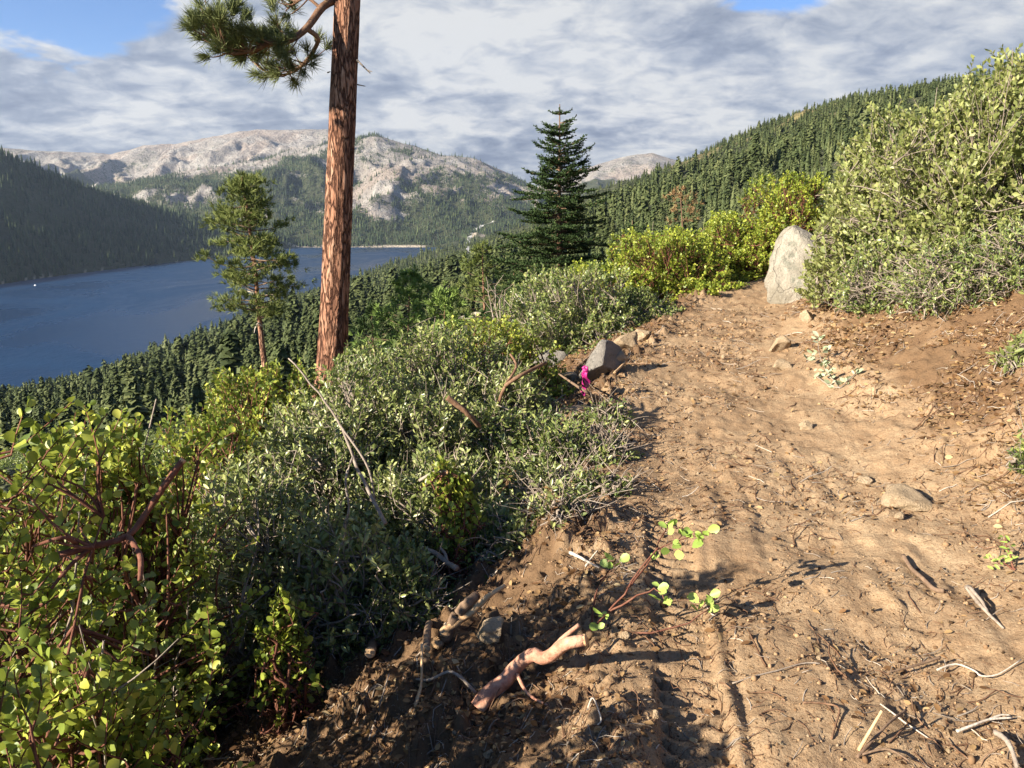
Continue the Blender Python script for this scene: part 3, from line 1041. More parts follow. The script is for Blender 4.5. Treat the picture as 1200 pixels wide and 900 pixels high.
def big_ponderosa():
    Y = 15.5
    b = at(389, 430, Y); tp = at(407, 0, Y)
    d = (tp - b) / (tp[2] - b[2])
    zg = H1(b[0] - 1 * d[0], Y) - .4
    root_p = b + d * (zg - b[2])
    zs = np.linspace(zg, tp[2] + 6.0, 60)
    P = np.array([root_p + d * (q - zg) for q in zs])
    rad = np.interp(zs, [zg, b[2], b[2] + 1.0, b[2] + 3, tp[2], tp[2] + 6], [.44, .285, .252, .238, .215, .15])
    root = thing("ponderosa_pine", 'tall thick ponderosa trunk with orange plated bark and one needle limb high on its left', 'pine tree', tuple(root_p))
    k = 64
    V, fs = tubes(P - root_p, rad, k, cap=True)
    V = V.reshape(-1, 3)
    # bark plates as real relief
    nn = len(P)
    W = V.reshape(nn, k, 3)
    c = (P - root_p)[:, None]
    ang = np.arange(k) / k * 2 * np.pi
    aa = np.ones(nn)[:, None] * ang[None]; hh = zs[:, None] * np.ones(k)[None]
    rel = fbm(np.cos(aa) * 6, np.sin(aa) * 6 + hh * .9, 3, 4, .6) * .085
    W = c + (W - c) * (1 + rel[..., None])
    obj("trunk", mesh("trunk", W.reshape(-1, 3), fs, M_POND, True), root)
    r = np.random.default_rng(4)
    # the limb: main stem and a lower fork, traced in space with its own depth
    def pts(l): return np.array([at(px, py, Y + dy) for px, py, dy in l]) - root_p
    main = pts([(392, 0, 0), (378, 8, -.2), (360, 32, -.5), (338, 48, -.7), (312, 52, -.9), (292, 60, -1.0), (268, 62, -1.1), (256, 48, -1.2), (246, 24, -1.3)])
    fork = pts([(360, 34, -.5), (372, 44, -.3), (370, 55, -.1), (358, 72, .1), (344, 84, .2), (326, 88, .3), (308, 82, .4), (296, 72, .5)])
    up = pts([(376, 10, -.2), (360, -2, -.1), (345, 4, .2), (335, 12, .4)])
    g = Geo()
    for l, a, b2 in ((main, .075, .012), (fork, .045, .010), (up, .03, .01)):
        Q = resample(l, 26)
        V, fs = tubes(Q, np.linspace(a, b2, 26), 7); g.add(V, fs)
    C, D = [], []
    tw = []
    for l, n, t0 in ((main, 95, .28), (fork, 34, .40), (up, 14, .3)):
        Q = resample(l, 80)
        for j in range(n):
            f = t0 + (1 - t0) * r.random()
            i = int(f * 78)
            tan = Q[i + 1] - Q[i]; tan /= np.linalg.norm(tan)
            dirv = unit(tan * .5 + r.normal(size=3) * np.array([.8, 1.0, .55]) + np.array([-.25, 0, .45]))
            ln = r.uniform(.12, .55)
            e = Q[i] + dirv * ln
            tw.append((Q[i], Q[i] + dirv * ln * .5 + np.array([0, 0, -.05]), e))
            C.append(e); D.append(dirv + np.array([0, 0, .2]))
    tw = np.array(tw)
    V, fs = tubes(bez(tw[:, 0], tw[:, 1], tw[:, 2], 5), np.ones((len(tw), 1)) * np.linspace(.014, .007, 5), 5)
    g.add(V, fs)
    limb = obj("limb", g.mesh("limb", M_ROOT, True), root)
    V, fs = needles(np.array(C), np.array(D), np.full(len(C), .26), 100, .007, 1.15, r)
    obj("needles", mesh("needles", V, fs, M_LIMBN), limb)
    for l, a in (([(418, 70, -.1), (424, 76, -.3), (430, 82, -.4), (434, 86, -.4)], .018), ([(430, 82, -.4), (436, 84, -.45)], .012), ([(418, 99, -.1), (428, 101, -.35)], .014), ([(384, 85, -.1), (387, 84, 0)], .014)):
        Q = resample(pts(l), 8)
        V, fs = tubes(Q, np.linspace(a, a * .5, 8), 6, cap=True)
        obj("dead_twig", mesh("dead_twig", V, fs, M_DEAD, True), root)


big_ponderosa()


def pine(name, label, base_px, top_px, Y, crown_from, crown_w, r_trunk, seed, m=M_PINE, nl=46, per=12, blades=18, nl_len=.26, bw=.02, shape=None, group=None, clump=False):
    """a pine with limbs ending in needle tufts; pixel positions give bearing and heights at distance Y"""
    r = np.random.default_rng(seed)
    b = at(base_px[0], base_px[1], Y); tp = at(top_px[0], top_px[1], Y)
    zg = H1(b[0], Y) - .15
    d = (tp - b) / (tp[2] - b[2])
    rp = b + d * (zg - b[2])
    root = thing(name, label, 'pine tree', tuple(rp), group)
    n = 24
    hh = tp[2] - zg
    zs = np.linspace(0, hh, n)
    P = np.array([d * q for q in zs]) + np.stack([np.sin(zs * .7) * .04, np.cos(zs * .6) * .04, 0 * zs], 1)
    obj("trunk", trunk_mesh(P, np.linspace(r_trunk, r_trunk * .2, n), 10, M_TRUNKFAR if m is not M_PINE else M_POND, .1), root)
    zc = at(0, crown_from, Y)[2] - rp[2]
    C, D, cur = [], [], []
    for j in range(nl):
        f = (j + r.random()) / nl
        z0 = zc + (hh - zc) * f * .97
        rad = crown_w * .5 * (np.interp(f, *shape) if shape else (np.sin(np.pi * (.18 + .80 * f)) ** .8)) * (r.uniform(.5, 1.25) if clump else r.uniform(.7, 1.12))
        az = j * 2.4 + r.normal() * .5
        p0 = d * z0
        out = np.array([math.cos(az), math.sin(az), 0])
        p1 = p0 + out * rad * .55 + np.array([0, 0, rad * r.uniform(-.15, .2)])
        p2 = p0 + out * rad + np.array([0, 0, rad * r.uniform(-.1, .45)])
        cur.append((p0, p1, p2))
        for q in range(per):
            u = (.62 + .40 * r.random()) if clump else .35 + .65 * r.random() ** .7
            c = (1 - u) ** 2 * p0 + 2 * u * (1 - u) * p1 + u * u * p2 + r.normal(size=3) * (rad * .15 * np.array([1, 1, .7]) if not clump else np.array([.24, .24, .10]))
            C.append(c); D.append(out * .6 + np.array([0, 0, .7]) + r.normal(size=3) * .4)
    for q in range(per):
        C.append(d * hh * .985 + r.normal(size=3) * .15); D.append(np.array([0, 0, 1.]))
    cur = np.array(cur)
    V, fs = tubes(bez(cur[:, 0], cur[:, 1], cur[:, 2], 6), np.ones((nl, 1)) * np.linspace(r_trunk * .17, r_trunk * .05, 6), 5)
    br = obj("branches", mesh("branches", V, fs, M_BROWNSTEM), root)
    V, fs = needles(np.array(C), np.array(D), np.full(len(C), nl_len), blades, bw, 1.2, r)
    obj("crown", mesh("crown", V, fs, m), root)
    return root, rp


def small_ponderosa():
    Y = 36
    root, rp = pine("ponderosa_pine", 'slim bushy young ponderosa with bare lower trunk standing before the lake', (312, 432), (284, 207), Y, 372, 3.15, .19, 21,
                    nl=78, per=16, blades=20, nl_len=.30, bw=.017, clump=True, shape=([0, .08, .2, .4, .6, .8, .93, 1], [.55, 1.0, .95, 1.0, .92, .62, .52, .3]))
    for l in ([(302, 345, 0), (285, 340, .2), (278, 342, .3)], [(306, 348, 0), (318, 345, -.2), (324, 352, -.3)], [(306, 375, 0), (300, 382, -.2), (298, 390, -.3)], [(308, 383, 0), (303, 379, -.2)]):
        Q = resample(np.array([at(a, b, Y + c) for a, b, c in l]) - rp, 8)
        V, fs = tubes(Q, np.linspace(.03, .015, 8), 5)
        obj("dead_twig", mesh("dead_twig", V, fs, M_BLEACH), root)


small_ponderosa()


def fir(label, base_px, top_px, Y, rad_base, seed, nlay=40, m=M_FIR, name="white_fir"):
    r = np.random.default_rng(seed)
    tp = at(top_px[0], top_px[1], Y); b = at(base_px[0], base_px[1], Y)
    zg = H1(b[0], Y) - .2
    h = tp[2] - zg
    rp = np.array([b[0], Y, zg])
    lean = (tp[0] - b[0]) / h
    root = thing(name, label, 'fir tree', tuple(rp))
    zs = np.linspace(0, h, 20)
    P = np.stack([zs * lean, 0 * zs, zs], 1)
    obj("trunk", trunk_mesh(P, np.linspace(.17, .012, 20), 9, M_TRUNKFAR), root)
    visible = tp[2] - b[2]
    stems, SP, SD, SN, SL = [], [], [], [], []
    z = h - .62
    lay = []
    step = .25
    while z > .2:
        lay.append(z); z -= step * r.uniform(.75, 1.1); step = min(step * 1.01, .30)
    lay = [h - .30] + lay
    tw = []
    for li, z0 in enumerate(lay):
        dd = h - z0
        rad = rad_base * min(1, (dd / visible)) ** .72
        nb = 5 if dd < 1.0 else int(6 + 5 * min(1, dd / 3))
        if li == 0: nb = 4; rad = .20
        a0 = r.random() * 6.28
        for j in range(nb):
            az = a0 + j * 2 * np.pi / nb + r.normal() * .2
            L = rad * r.uniform(.45, 1.2)
            out = np.array([math.cos(az), math.sin(az), 0])
            side = np.array([-math.sin(az), math.cos(az), 0])
            up = r.uniform(.05, .28) if dd < 2.5 else r.uniform(-.22, .12)
            zj = z0 + r.uniform(-.2, .2) * (li > 0)
            p0 = np.array([zj * lean, 0, zj])
            p1 = p0 + out * L * .55 + np.array([0, 0, L * up * .35 - .04 * L])
            p2 = p0 + out * L + np.array([0, 0, L * up + .08 * L])
            stems.append((p0, p1, p2))
            nt = max(3, int(L / .065))
            for q in range(nt):
                u = .12 + .88 * (q + r.random() * .6) / nt
                c = (1 - u) ** 2 * p0 + 2 * u * (1 - u) * p1 + u * u * p2
                sl = min(.42, (.10 + .34 * L * (1 - u) ** .7)) * r.uniform(.75, 1.2)
                for sg in (-1, 1):
                    dv = unit(out * .75 + side * sg * .8 + np.array([0, 0, r.uniform(-.15, .30)]))
                    tw.append((c, dv, sl))
            tw.append((p2, unit(p2 - p1), .16))
    stems = np.array(stems)
    V, fs = tubes(bez(stems[:, 0], stems[:, 1], stems[:, 2], 5), np.ones((len(stems), 1)) * np.linspace(.022, .006, 5), 5)
    obj("branches", mesh("branches", V, fs, M_BROWNSTEM), root)
    c = np.array([q[0] for q in tw]); dv = np.array([q[1] for q in tw]); sl = np.array([q[2] for q in tw])
    nn = 11
    u = (np.arange(nn) + .5) / nn
    base = c[:, None] + dv[:, None] * (sl[:, None] * u[None])[..., None]
    ra = r.normal(size=base.shape); ra[..., 2] = np.abs(ra[..., 2]) * .7
    nd = unit(dv[:, None] * .7 + unit(ra) * .9)
    V, fs = leaves(base.reshape(-1, 3), nd.reshape(-1, 3), r.normal(size=(len(tw) * nn, 3)), np.full(len(tw) * nn, .075) * r.uniform(.8, 1.2, len(tw) * nn), LEAF_FAR, .62)
    obj("crown", mesh("crown", V, [fs], m), root)


fir('dense dark green fir with a thin pointed leader rising behind the trailside brush', (656, 372), (656, 122), 27, 2.2, 3)
pine("pine_sapling", 'dark young pine with a thin straight trunk left of the tall fir', (568, 400), (566, 288), 52, 395, 4.6, .13, 31, m=M_PINE, nl=44, per=8, blades=15, nl_len=.34, bw=.03,
     shape=([0, .15, .5, .8, 1], [.75, 1, .85, .5, .15]))
pine("pine_sapling", 'bright green bushy pine sapling below the highway, right of the big trunk', (478, 410), (482, 318), 40, 408, 4.4, .10, 32, m=M_PINEL, nl=40, per=7, blades=16, nl_len=.32, bw=.028,
     shape=([0, .2, .6, 1], [1, 1, .6, .15]))
pine("pine_sapling", 'low light green pine sapling just above the brush between trunk and fir', (520, 405), (523, 340), 38, 408, 3.0, .08, 33, m=M_PINEL, nl=30, per=7, blades=16, nl_len=.3, bw=.028,
     shape=([0, .3, .7, 1], [1, 1, .6, .2]))
pine("pine_sapling", 'shaded dark green sapling directly right of the big ponderosa trunk', (438, 420), (436, 358), 46, 415, 3.0, .1, 34, m=M_FIR, nl=30, per=7, blades=15, nl_len=.3, bw=.03,
     shape=([0, .3, .7, 1], [1, .9, .5, .1]))
pine("broken_pine", 'thin pine with rust coloured dying top on the slope right of the fir', (801, 300), (797, 222), 66, 262, 2.8, .1, 35, m=M_DRYLEAF, nl=16, per=4, blades=10, nl_len=.4, bw=.03,
     shape=([0, .5, 1], [.7, 1, .7]))
fir('small dark fir low beside the right foot of the tall fir', (742, 300), (741, 258), 44, 1.1, 8)
fir('small dark fir poking up left of the tall fir above the brush', (604, 400), (602, 318), 33, 1.3, 9)

# ------------------------------------------------------------------ shrubs
def dome_dirs(r, n, low=-.15):
    z = r.uniform(low, 1, n); a = r.uniform(0, 2 * np.pi, n)
    q = np.sqrt(1 - z * z)
    return np.stack([q * np.cos(a), q * np.sin(a), z], 1)


def shrub(label, px, Y, top, rx, kind, seed, ry=None, dens=1.0, dead=12, name=None, group=None, dx=0, low=-.05, sink=.05):
    r = np.random.default_rng(seed)
    K = dict(
        manz=dict(leaf=LEAF_ROUND if Y < 4 else LEAF_FAR, L=.036 if Y < 4 else .038 if Y < 8 else .048, w=1.05, m=M_MANZ if Y < 8 else M_MANZ2, stem=M_REDSTEM, name='manzanita_bush', per=15, tw=.15, den=260, cat='bush'),
        tob=dict(leaf=LEAF_LANCE if Y < 6.5 else LEAF_FAR, L=.044, w=.85, m=M_TOB, stem=M_GREYSTEM, name='tobacco_bush', per=15, tw=.16, den=300, cat='bush'),
        cut=dict(leaf=LEAF_LANCE, L=.047, w=.9, m=M_TOBD, stem=M_GREYSTEM, name='brush_clump', per=15, tw=.18, den=290, cat='bush'),
        willow=dict(leaf=LEAF_LANCE if Y < 6 else LEAF_FAR, L=.058, w=.80, m=M_GREY, stem=M_GREYSTEM, name='willow_bush', per=17, tw=.24, den=330, cat='bush'),
    )[kind]
    ry = ry or rx
    tp = at(px, top, Y)
    x = tp[0] + dx
    zg = H1(x, Y) - sink
    h = max(.2, tp[2] - zg)
    root = thing(name or K['name'], label, K['cat'], (x, Y, zg), group)
    R3 = np.array([rx, ry, h])
    area = 2 * np.pi * ((rx * ry) ** .8 + 2 * ((rx + ry) / 2 * h) ** .8) / 3
    nt = int(min(1500, K['den'] * area * dens))
    lump = lambda d: 1 + .55 * fbm(d[:, 0] * 2.2 + seed, d[:, 1] * 2.2 + d[:, 2] * 1.7, seed, 3)
    d = dome_dirs(r, nt, low)
    if kind == 'manz' and Y < 4 and rx > .2:              # leaf rosettes in clumps with gaps between
        dc = dome_dirs(r, max(12, nt // 7), low)
        d = unit(dc[r.integers(0, len(dc), nt)] + r.normal(size=(nt, 3)) * .085)
    rad = lump(d) * (1 - .55 * r.random(nt) ** 2.2) * .93
    tip = d * R3 * rad[:, None]
    # make sure the crown keeps its height
    tip[:, 2] *= 1 / max(.6, np.percentile(tip[:, 2], 97.5) / h)
    over = tip[:, 2] > h * 1.03; tip[over, 2] = h * (1.03 - .15 * r.random(over.sum()))
    tip[:, 2] = np.maximum(tip[:, 2], .03)
    # keep leaves above the sloping ground
    gz = H(x + tip[:, 0], Y + tip[:, 1]) - zg
    tip[:, 2] = np.maximum(tip[:, 2], gz + .04)
    # main stems
    ns = max(8, int(9 + 12 * rx * ry))
    ds = dome_dirs(r, ns, .05)
    b0 = np.stack([r.normal(size=ns) * rx * .22, r.normal(size=ns) * ry * .22, np.zeros(ns)], 1)
    b0[:, 2] = H(x + b0[:, 0], Y + b0[:, 1]) - zg - .04
    e0 = ds * R3 * lump(ds)[:, None] * .78
    e0[:, 2] = np.maximum(e0[:, 2], H(x + e0[:, 0], Y + e0[:, 1]) - zg + .05)
    m0 = b0 + (e0 - b0) * np.array([.62, .62, .40]) + r.normal(size=(ns, 3)) * .06 * R3
    S = bez(b0, m0, e0, 8)
    S[:, 1:-1] += r.normal(size=(ns, 6, 3)) * .018
    g = Geo()
    V, fs = tubes(S, np.ones((ns, 1)) * np.linspace(.015, .006, 8) * r.uniform(.6, 1.3, (ns, 1)), 6)
    g.add(V, fs)
    nodes = S[:, 2:].reshape(-1, 3)
    n2 = ns * 7                                          # side branches off the main stems
    d2 = dome_dirs(r, n2, .0)
    e2 = d2 * R3 * (lump(d2) * r.uniform(.55, .9, n2))[:, None]
    e2[:, 2] = np.maximum(e2[:, 2], H(x + e2[:, 0], Y + e2[:, 1]) - zg + .05)
    j2 = np.argmin(((e2[:, None] * .75 - nodes[None]) ** 2).sum(-1) + r.random((n2, len(nodes))) * .35, 1)
    S2 = bez(nodes[j2], (nodes[j2] + e2) / 2 + r.normal(size=(n2, 3)) * .035, e2, 7)
    S2[:, 1:-1] += r.normal(size=(n2, 5, 3)) * .008
    V, fs = tubes(S2, np.ones((n2, 1)) * np.linspace(.0065, .0032, 7) * r.uniform(.7, 1.2, (n2, 1)), 5)
    g.add(V, fs)
    nodes = np.concatenate([nodes, S2[:, 2:].reshape(-1, 3)])
    st = tip - unit(d + np.array([0, 0, .35]) + r.normal(size=(nt, 3)) * .45) * K['tw'] * r.uniform(.7, 1.4, (nt, 1))
    D2 = ((st[:, None] - nodes[None]) ** 2).sum(-1) + r.random((nt, len(nodes))) * .004
    pen = np.zeros(len(nodes))
    for _ in range(14):                                  # no more than a handful of twigs from one joint
        j = np.argmin(D2 + pen, 1)
        pen += .012 * np.maximum(np.bincount(j, minlength=len(nodes)) - 5, 0) ** .7
    a0 = nodes[j]
    m1 = (a0 + st) / 2 + r.normal(size=(nt, 3)) * .02
    C = bez(a0, m1, st, 4)
    V, fs = tubes(C, np.ones((nt, 1)) * np.linspace(.0052, .0028, 4), 4 if Y < 4 else 3); g.add(V, fs)
    mt = (st + tip) / 2 + r.normal(size=(nt, 3)) * .012
    T = bez(st, mt, tip, 4)
    V, fs = tubes(T, np.ones((nt, 1)) * np.linspace(.0028, .0014, 4), 3); g.add(V, fs)
    obj("branches", g.mesh("branches", K['stem'], True), root)
    # leaves along the twigs
    per = K['per']
    u = .05 + .98 * (np.arange(per)[None] + r.random((nt, per))) / per
    Pl = (1 - u)[..., None] ** 2 * st[:, None] + 2 * (u * (1 - u))[..., None] * mt[:, None] + (u * u)[..., None] * tip[:, None]
    td = unit(tip - st)[:, None]
    out = unit(r.normal(size=(nt, per, 3)))
    out = unit(out - (out * td).sum(-1, keepdims=True) * td)
    D = unit(td * r.uniform(.2, .9, (nt, per, 1)) * (1.6 if kind == 'willow' else 1) + out + np.array([0, 0, .3]))
    N = unit(np.array([0, 0, .6]) + r.normal(size=(nt, per, 3)) * .8)
    sz = K['L'] * r.uniform(.6, 1.2, (nt, per)) * (1 - .25 * u)
    V, f = leaves(Pl.reshape(-1, 3), D.reshape(-1, 3), N.reshape(-1, 3), sz.ravel(), K['leaf'], K['w'])
    obj("foliage", mesh("foliage", V, [f], K['m']), root)
    if dead:
        dd = dome_dirs(r, dead, .05)
        e = dd * R3 * r.uniform(.75, 1.12, (dead, 1))
        e[:, 2] = np.maximum(e[:, 2], H(x + e[:, 0], Y + e[:, 1]) - zg + .08)
        b = e * r.uniform(.15, .5, (dead, 1)); b[:, 2] = np.maximum(b[:, 2], H(x + b[:, 0], Y + b[:, 1]) - zg)
        m = (b + e) / 2 + r.normal(size=(dead, 3)) * .06
        Q = bez(b, m, e, 7); Q[:, 1:-1] += r.normal(size=(dead, 5, 3)) * .008
        g = Geo()
        V, fs = tubes(Q, np.ones((dead, 1)) * np.linspace(.006, .002, 7) * r.uniform(.6, 1.3, (dead, 1)), 4); g.add(V, fs)
        k = np.repeat(np.arange(dead), 3)
        i = r.integers(2, 6, len(k))
        s = Q[k, i]; ee = s + unit(unit(e - b)[k] + r.normal(size=(len(k), 3)) * .7) * r.uniform(.06, .22, (len(k), 1))
        V, fs = tubes(bez(s, (s + ee) / 2 + r.normal(size=s.shape) * .01, ee, 4), np.ones((len(k), 1)) * np.linspace(.003, .0012, 4), 3); g.add(V, fs)
        obj("dead_twigs", g.mesh("dead_twigs", M_DEAD), root)
    return root


# foreground, left
shrub('big leaved yellow green manzanita nearest the camera in the bottom left corner', -40, 1.30, 800, .32, 'manz', 101, dead=5, low=-.1)
shrub('large yellow green manzanita bush with rounded leaves along the left edge', -120, 2.0, 505, .72, 'manz', 102, ry=.6, dens=.52, dead=14)
shrub('manzanita with sparse round leaves in shade at the bottom left of the spoil', 95, 1.75, 770, .22, 'manz', 103, dens=.75, dead=14)
shrub('leafy manzanita behind the red broken branch', 150, 3.0, 496, .38, 'manz', 104, dens=.6, dead=16)
shrub('far left manzanita with round leaves against the dark wood', 50, 3.0, 506, .56, 'manz', 105, dens=.65, dead=14)
shrub('shaded grey green brush below the long dead stem', 300, 3.7, 545, .52, 'cut', 106, dead=40, dens=.8)
shrub('dense olive brush right of the long dead stem, cut stubs at its foot', 505, 4.15, 535, .52, 'cut', 107, dead=22)
shrub('low shaded brush filling the hollow above the dark spoil', 400, 3.5, 600, .42, 'cut', 108, dead=30, dens=.75)
shrub('round compact yellow manzanita at the brow left of the big trunk', 308, 5.4, 432, .60, 'manz', 109, dens=1.2, dead=6)
shrub('greyish leaved bush in front of the foot of the big trunk', 425, 5.2, 412, .68, 'tob', 110, dead=16)
shrub('bush of mixed green leaves on the crest of the brow below the saplings', 515, 5.9, 384, .64, 'tob', 111, dead=14)
shrub('yellow tinged manzanita on the brow in front of the small dark fir', 580, 6.7, 370, .64, 'manz', 112, dead=10)
shrub('tangle of bent grey green brush in the middle of the slope', 385, 4.6, 475, .64, 'cut', 113, dead=34)
shrub('pushed over brush with brown twigs below the brow', 505, 5.0, 444, .58, 'cut', 114, dead=40)
shrub('wilting brush heaped beside the grey rocks', 598, 5.6, 424, .44, 'cut', 115, dead=44, dens=.75)
shrub('small leafy brush drooping over the trail edge below the ribbon', 655, 4.75, 490, .36, 'tob', 116, dead=10)
shrub('small manzanita with bright yellow round leaves amid the cut brush', 535, 3.75, 540, .17, 'manz', 117, dead=0, dens=.9, low=.86)
shrub('manzanita seedling with bright leaves under the dead stem', 330, 3.0, 690, .13, 'manz', 118, dead=0, dens=.7, low=.6)
shrub('sparse twiggy clump at the crumbling trail edge near the soil mound', 700, 4.2, 560, .20, 'tob', 119, dead=10, dens=.8)
shrub('olive brush spilling over the soil just above the splintered stub', 590, 3.85, 590, .26, 'cut', 140, dead=16)
shrub('leafy low brush at the trail edge right of the pink ribbon rocks', 712, 5.3, 500, .20, 'tob', 141, dead=12, dens=.8)
shrub('pale leaved brush in front of the flat grey rock', 585, 5.0, 470, .34, 'tob', 142, dead=24, dens=.8)
shrub('grey green brush with cut branches just behind the splintered stub', 560, 3.9, 600, .30, 'cut', 143, dead=30, dens=.8)
shrub('manzanita filling the gap between the left manzanitas and the round yellow one', 222, 4.3, 480, .46, 'manz', 144, dead=8)
shrub('cut brush with bare roots slumped on the berm above the soil mound', 640, 4.35, 545, .24, 'cut', 145, dead=34, dens=.85)
shrub('thin brush with bare twigs hanging into the trail beside the berm', 712, 4.75, 545, .17, 'tob', 146, dead=26, dens=.8)
shrub('low shaded brush over the sawn stubs', 470, 3.5, 632, .28, 'cut', 147, dead=20)
shrub('sparse low brush behind the wavy white root', 655, 3.75, 628, .15, 'cut', 148, dead=20, dens=.7)
# brow further along
shrub('rounded olive green tobacco brush left of the trail before the fir', 668, 9.2, 312, .90, 'tob', 120, dead=14, dens=1.1)
shrub('twiggy grey end of the brush where the trail passes by', 742, 9.6, 338, .50, 'tob', 121, dead=22)
shrub('yellow green manzanita beyond the tobacco brush left of the trail', 775, 11.6, 268, .98, 'manz', 122, dens=1.1, dead=6)
shrub('yellow manzanita hedge at the bend of the trail left of the boulder', 850, 12.6, 250, .98, 'manz', 123, dens=1.1, dead=6)
shrub('tall manzanita rising directly behind the boulder', 925, 12.4, 205, .80, 'manz', 124, dens=1.0, dead=6)
shrub('low yellow manzanita in front of the fir at the brow', 715, 11.0, 308, .70, 'manz', 125, dens=1.0, dead=6)
# right bank
shrub('pale green willow brush leaning over the boulder', 1030, 8.1, 160, .60, 'willow', 126, dead=14, ry=.8)
shrub('tall willow brush in the middle of the right bank', 1100, 7.4, 118, .76, 'willow', 127, dens=.72, dead=60, ry=.9)
shrub('tallest willow brush cut by the right edge of the view', 1190, 6.9, 64, .82, 'willow', 128, dens=.72, dead=60, ry=.9)
shrub('low green brush skirt between the boulder and the tall willow brush', 1045, 7.2, 275, .46, 'tob', 129, dens=.7, dead=90)
shrub('twiggy half bare brush at the foot of the right bank', 1130, 6.4, 275, .60, 'tob', 130, dead=120, dens=.6)
shrub('half bare willow brush low at the right edge', 1225, 6.0, 245, .52, 'tob', 131, dead=90, dens=.6)
shrub('small green shrub by the right edge halfway down the bank', 1212, 3.9, 590, .15, 'tob', 132, dead=4)
shrub('tiny yellowish shrub on the bank at the right edge below the willow', 1205, 4.9, 425, .16, 'willow', 133, dead=4)
shrub('tiny green tuft at the foot of the boulder on the trail', 828, 10.4, 342, .15, 'manz', 134, dead=0)


def brush_cover():
    """low brush that clothes the slope below the brow and the bank above the trail"""
    r = np.random.default_rng(90)
    P, D, N, L = [], [], [], []
    for _ in range(5200):
        y = math.exp(r.uniform(math.log(2.5), math.log(150)))
        x = y * r.uniform(-1.0, .75)
        d, e = xl_(y) - x, x - xr_(y)
        ok = (d > 2.6 + .12 * y) if y < 20 else (x < 6 + .30 * (y - 20))
        if y < 12 and e > 3.2: ok = True
        if y >= 12 and e > 2.5 and y < 60: ok = True
        if not ok: continue
        s = r.uniform(.25, .6) * (1 if y < 30 else 1.7)
        n = 150
        q = dome_dirs(r, n, 0) * np.array([s, s, s * .8]) * (1 - .5 * r.random((n, 1)) ** 2)
        q[:, 0] += x; q[:, 1] += y
        q[:, 2] += H(q[:, 0], q[:, 1]) - .05
        P.append(q); D.append(r.normal(size=(n, 3)) + np.array([0, 0, .4])); N.append(r.normal(size=(n, 3)))
        L.append(r.uniform(.06, .11, n) * (.8 if y < 30 else 2.0))
    V, f = leaves(np.concatenate(P), np.concatenate(D), np.concatenate(N), np.concatenate(L), LEAF_FAR, 1.0)
    o = obj("brush_cover", mesh("brush_cover", V, [f], M_TOB))
    o['kind'] = 'stuff'; o['label'] = 'low green brush covering the slope below the brow'; o['category'] = 'brush'


brush_cover()

# ------------------------------------------------------------------ rocks
def HM(x, y): return H(x, y) + micro(x, y) * (1 - sstep(14, 22, y))


def ico(sub=4):
    import bmesh
    bm = bmesh.new()
    bmesh.ops.create_icosphere(bm, subdivisions=sub, radius=1)
    V = np.array([v.co[:] for v in bm.verts]); Fc = np.array([[v.index for v in f.verts] for f in bm.faces])
    bm.free()
    return V, Fc


ICO5, ICO4, ICO1 = ico(6), ico(4), ico(1)


def rock(name, label, loc, size, seed, m, rot=0, cuts=7, rough=.10, tpl=None, sharp=.8, shear=(0, 0), group=None, sink=.25):
    r = np.random.default_rng(seed)
    V, Fc = tpl or ICO4
    V = V.copy()
    for _ in range(cuts):                      # knock flat facets off the lump
        nrm = unit(r.normal(size=3)); h = r.uniform(.42, .78)
        dd = V @ nrm
        V = V - np.maximum(dd - h, 0)[:, None] * nrm * sharp
    n = fbm(V[:, 0] * 1.5 + seed, V[:, 1] * 1.5 + V[:, 2] * 1.3, seed, 3) * rough * 1.6 + fbm(V[:, 0] * 7 + V[:, 2] * 5, V[:, 1] * 7 - V[:, 2] * 4, seed + 2, 3) * rough * .35
    V = V * (1 + n)[:, None] * np.array(size) * .5
    V[:, 0] += shear[0] * V[:, 2]; V[:, 1] += shear[1] * V[:, 2]
    V[:, 2] += size[2] * (.5 - sink)
    me = mesh(name, V, [Fc], m, True)
    return thing(name, label, 'rock', tuple(loc), group, me, rot)


p = hit(921, 352)
rock("boulder", 'upright pale granite boulder half hidden under the willow brush beside the trail', p + np.array([.24, .1, 0]), (.92, .95, 1.32), 18, M_GRAN, .15, 8, .11, ICO5, .72, (.10, 0), sink=.29)


def ground_rock(name, label, px, py, w, d, h, seed, m, rot=0, sink=.25, cuts=7, group=None):
    q = hit(px, py)
    rock(name, label, (q[0], q[1], HM(q[:1], q[1:2])[0]), (w, d, h), seed, m, rot, cuts + 4, .16, None, .97, (0, 0), group, sink)


ground_rock("rock", 'grey angular rock tipped on its side with a dark shaded face, left of the trail', 704, 448, .42, .36, .36, 21, M_GREYROCK, .4, .2)
ground_rock("rock", 'flat grey rock lying among the wilting brush', 650, 430, .44, .30, .26, 22, M_GREYROCK, .3, .2)
ground_rock("rock", 'tan dusty block at the trail edge behind the tipped grey rock', 736, 416, .30, .24, .22, 23, M_TANROCK, .2)
ground_rock("rock", 'dirt covered tan rock under the pink ribbon', 676, 492, .34, .28, .22, 24, M_TANROCK, .8, .35)
ground_rock("rock", 'small tan rock beside the dusty block', 712, 424, .18, .16, .15, 25, M_TANROCK, .8, .2)
q = at(418, 424, 13.5)
rock("rock", 'weathered granite block just right of the foot of the big pine trunk', (q[0], 13.5, q[2] - .55), (.75, .6, .9), 26, M_GRAN, .3, 12, .14, None, .95, sink=.3)
ground_rock("rock", 'pale slab tilted against the tipped grey rock on its right', 722, 438, .26, .2, .16, 27, M_TANROCK, .5, .25)
ground_rock("rock", 'pale tan rock in the dirt between the flat grey rock and the ribbon', 668, 452, .24, .2, .15, 28, M_TANROCK, 1.1, .3)
ground_rock("rock", 'buff lump of rock furthest along the left trail edge', 752, 402, .2, .16, .15, 29, M_TANROCK, .1, .25)
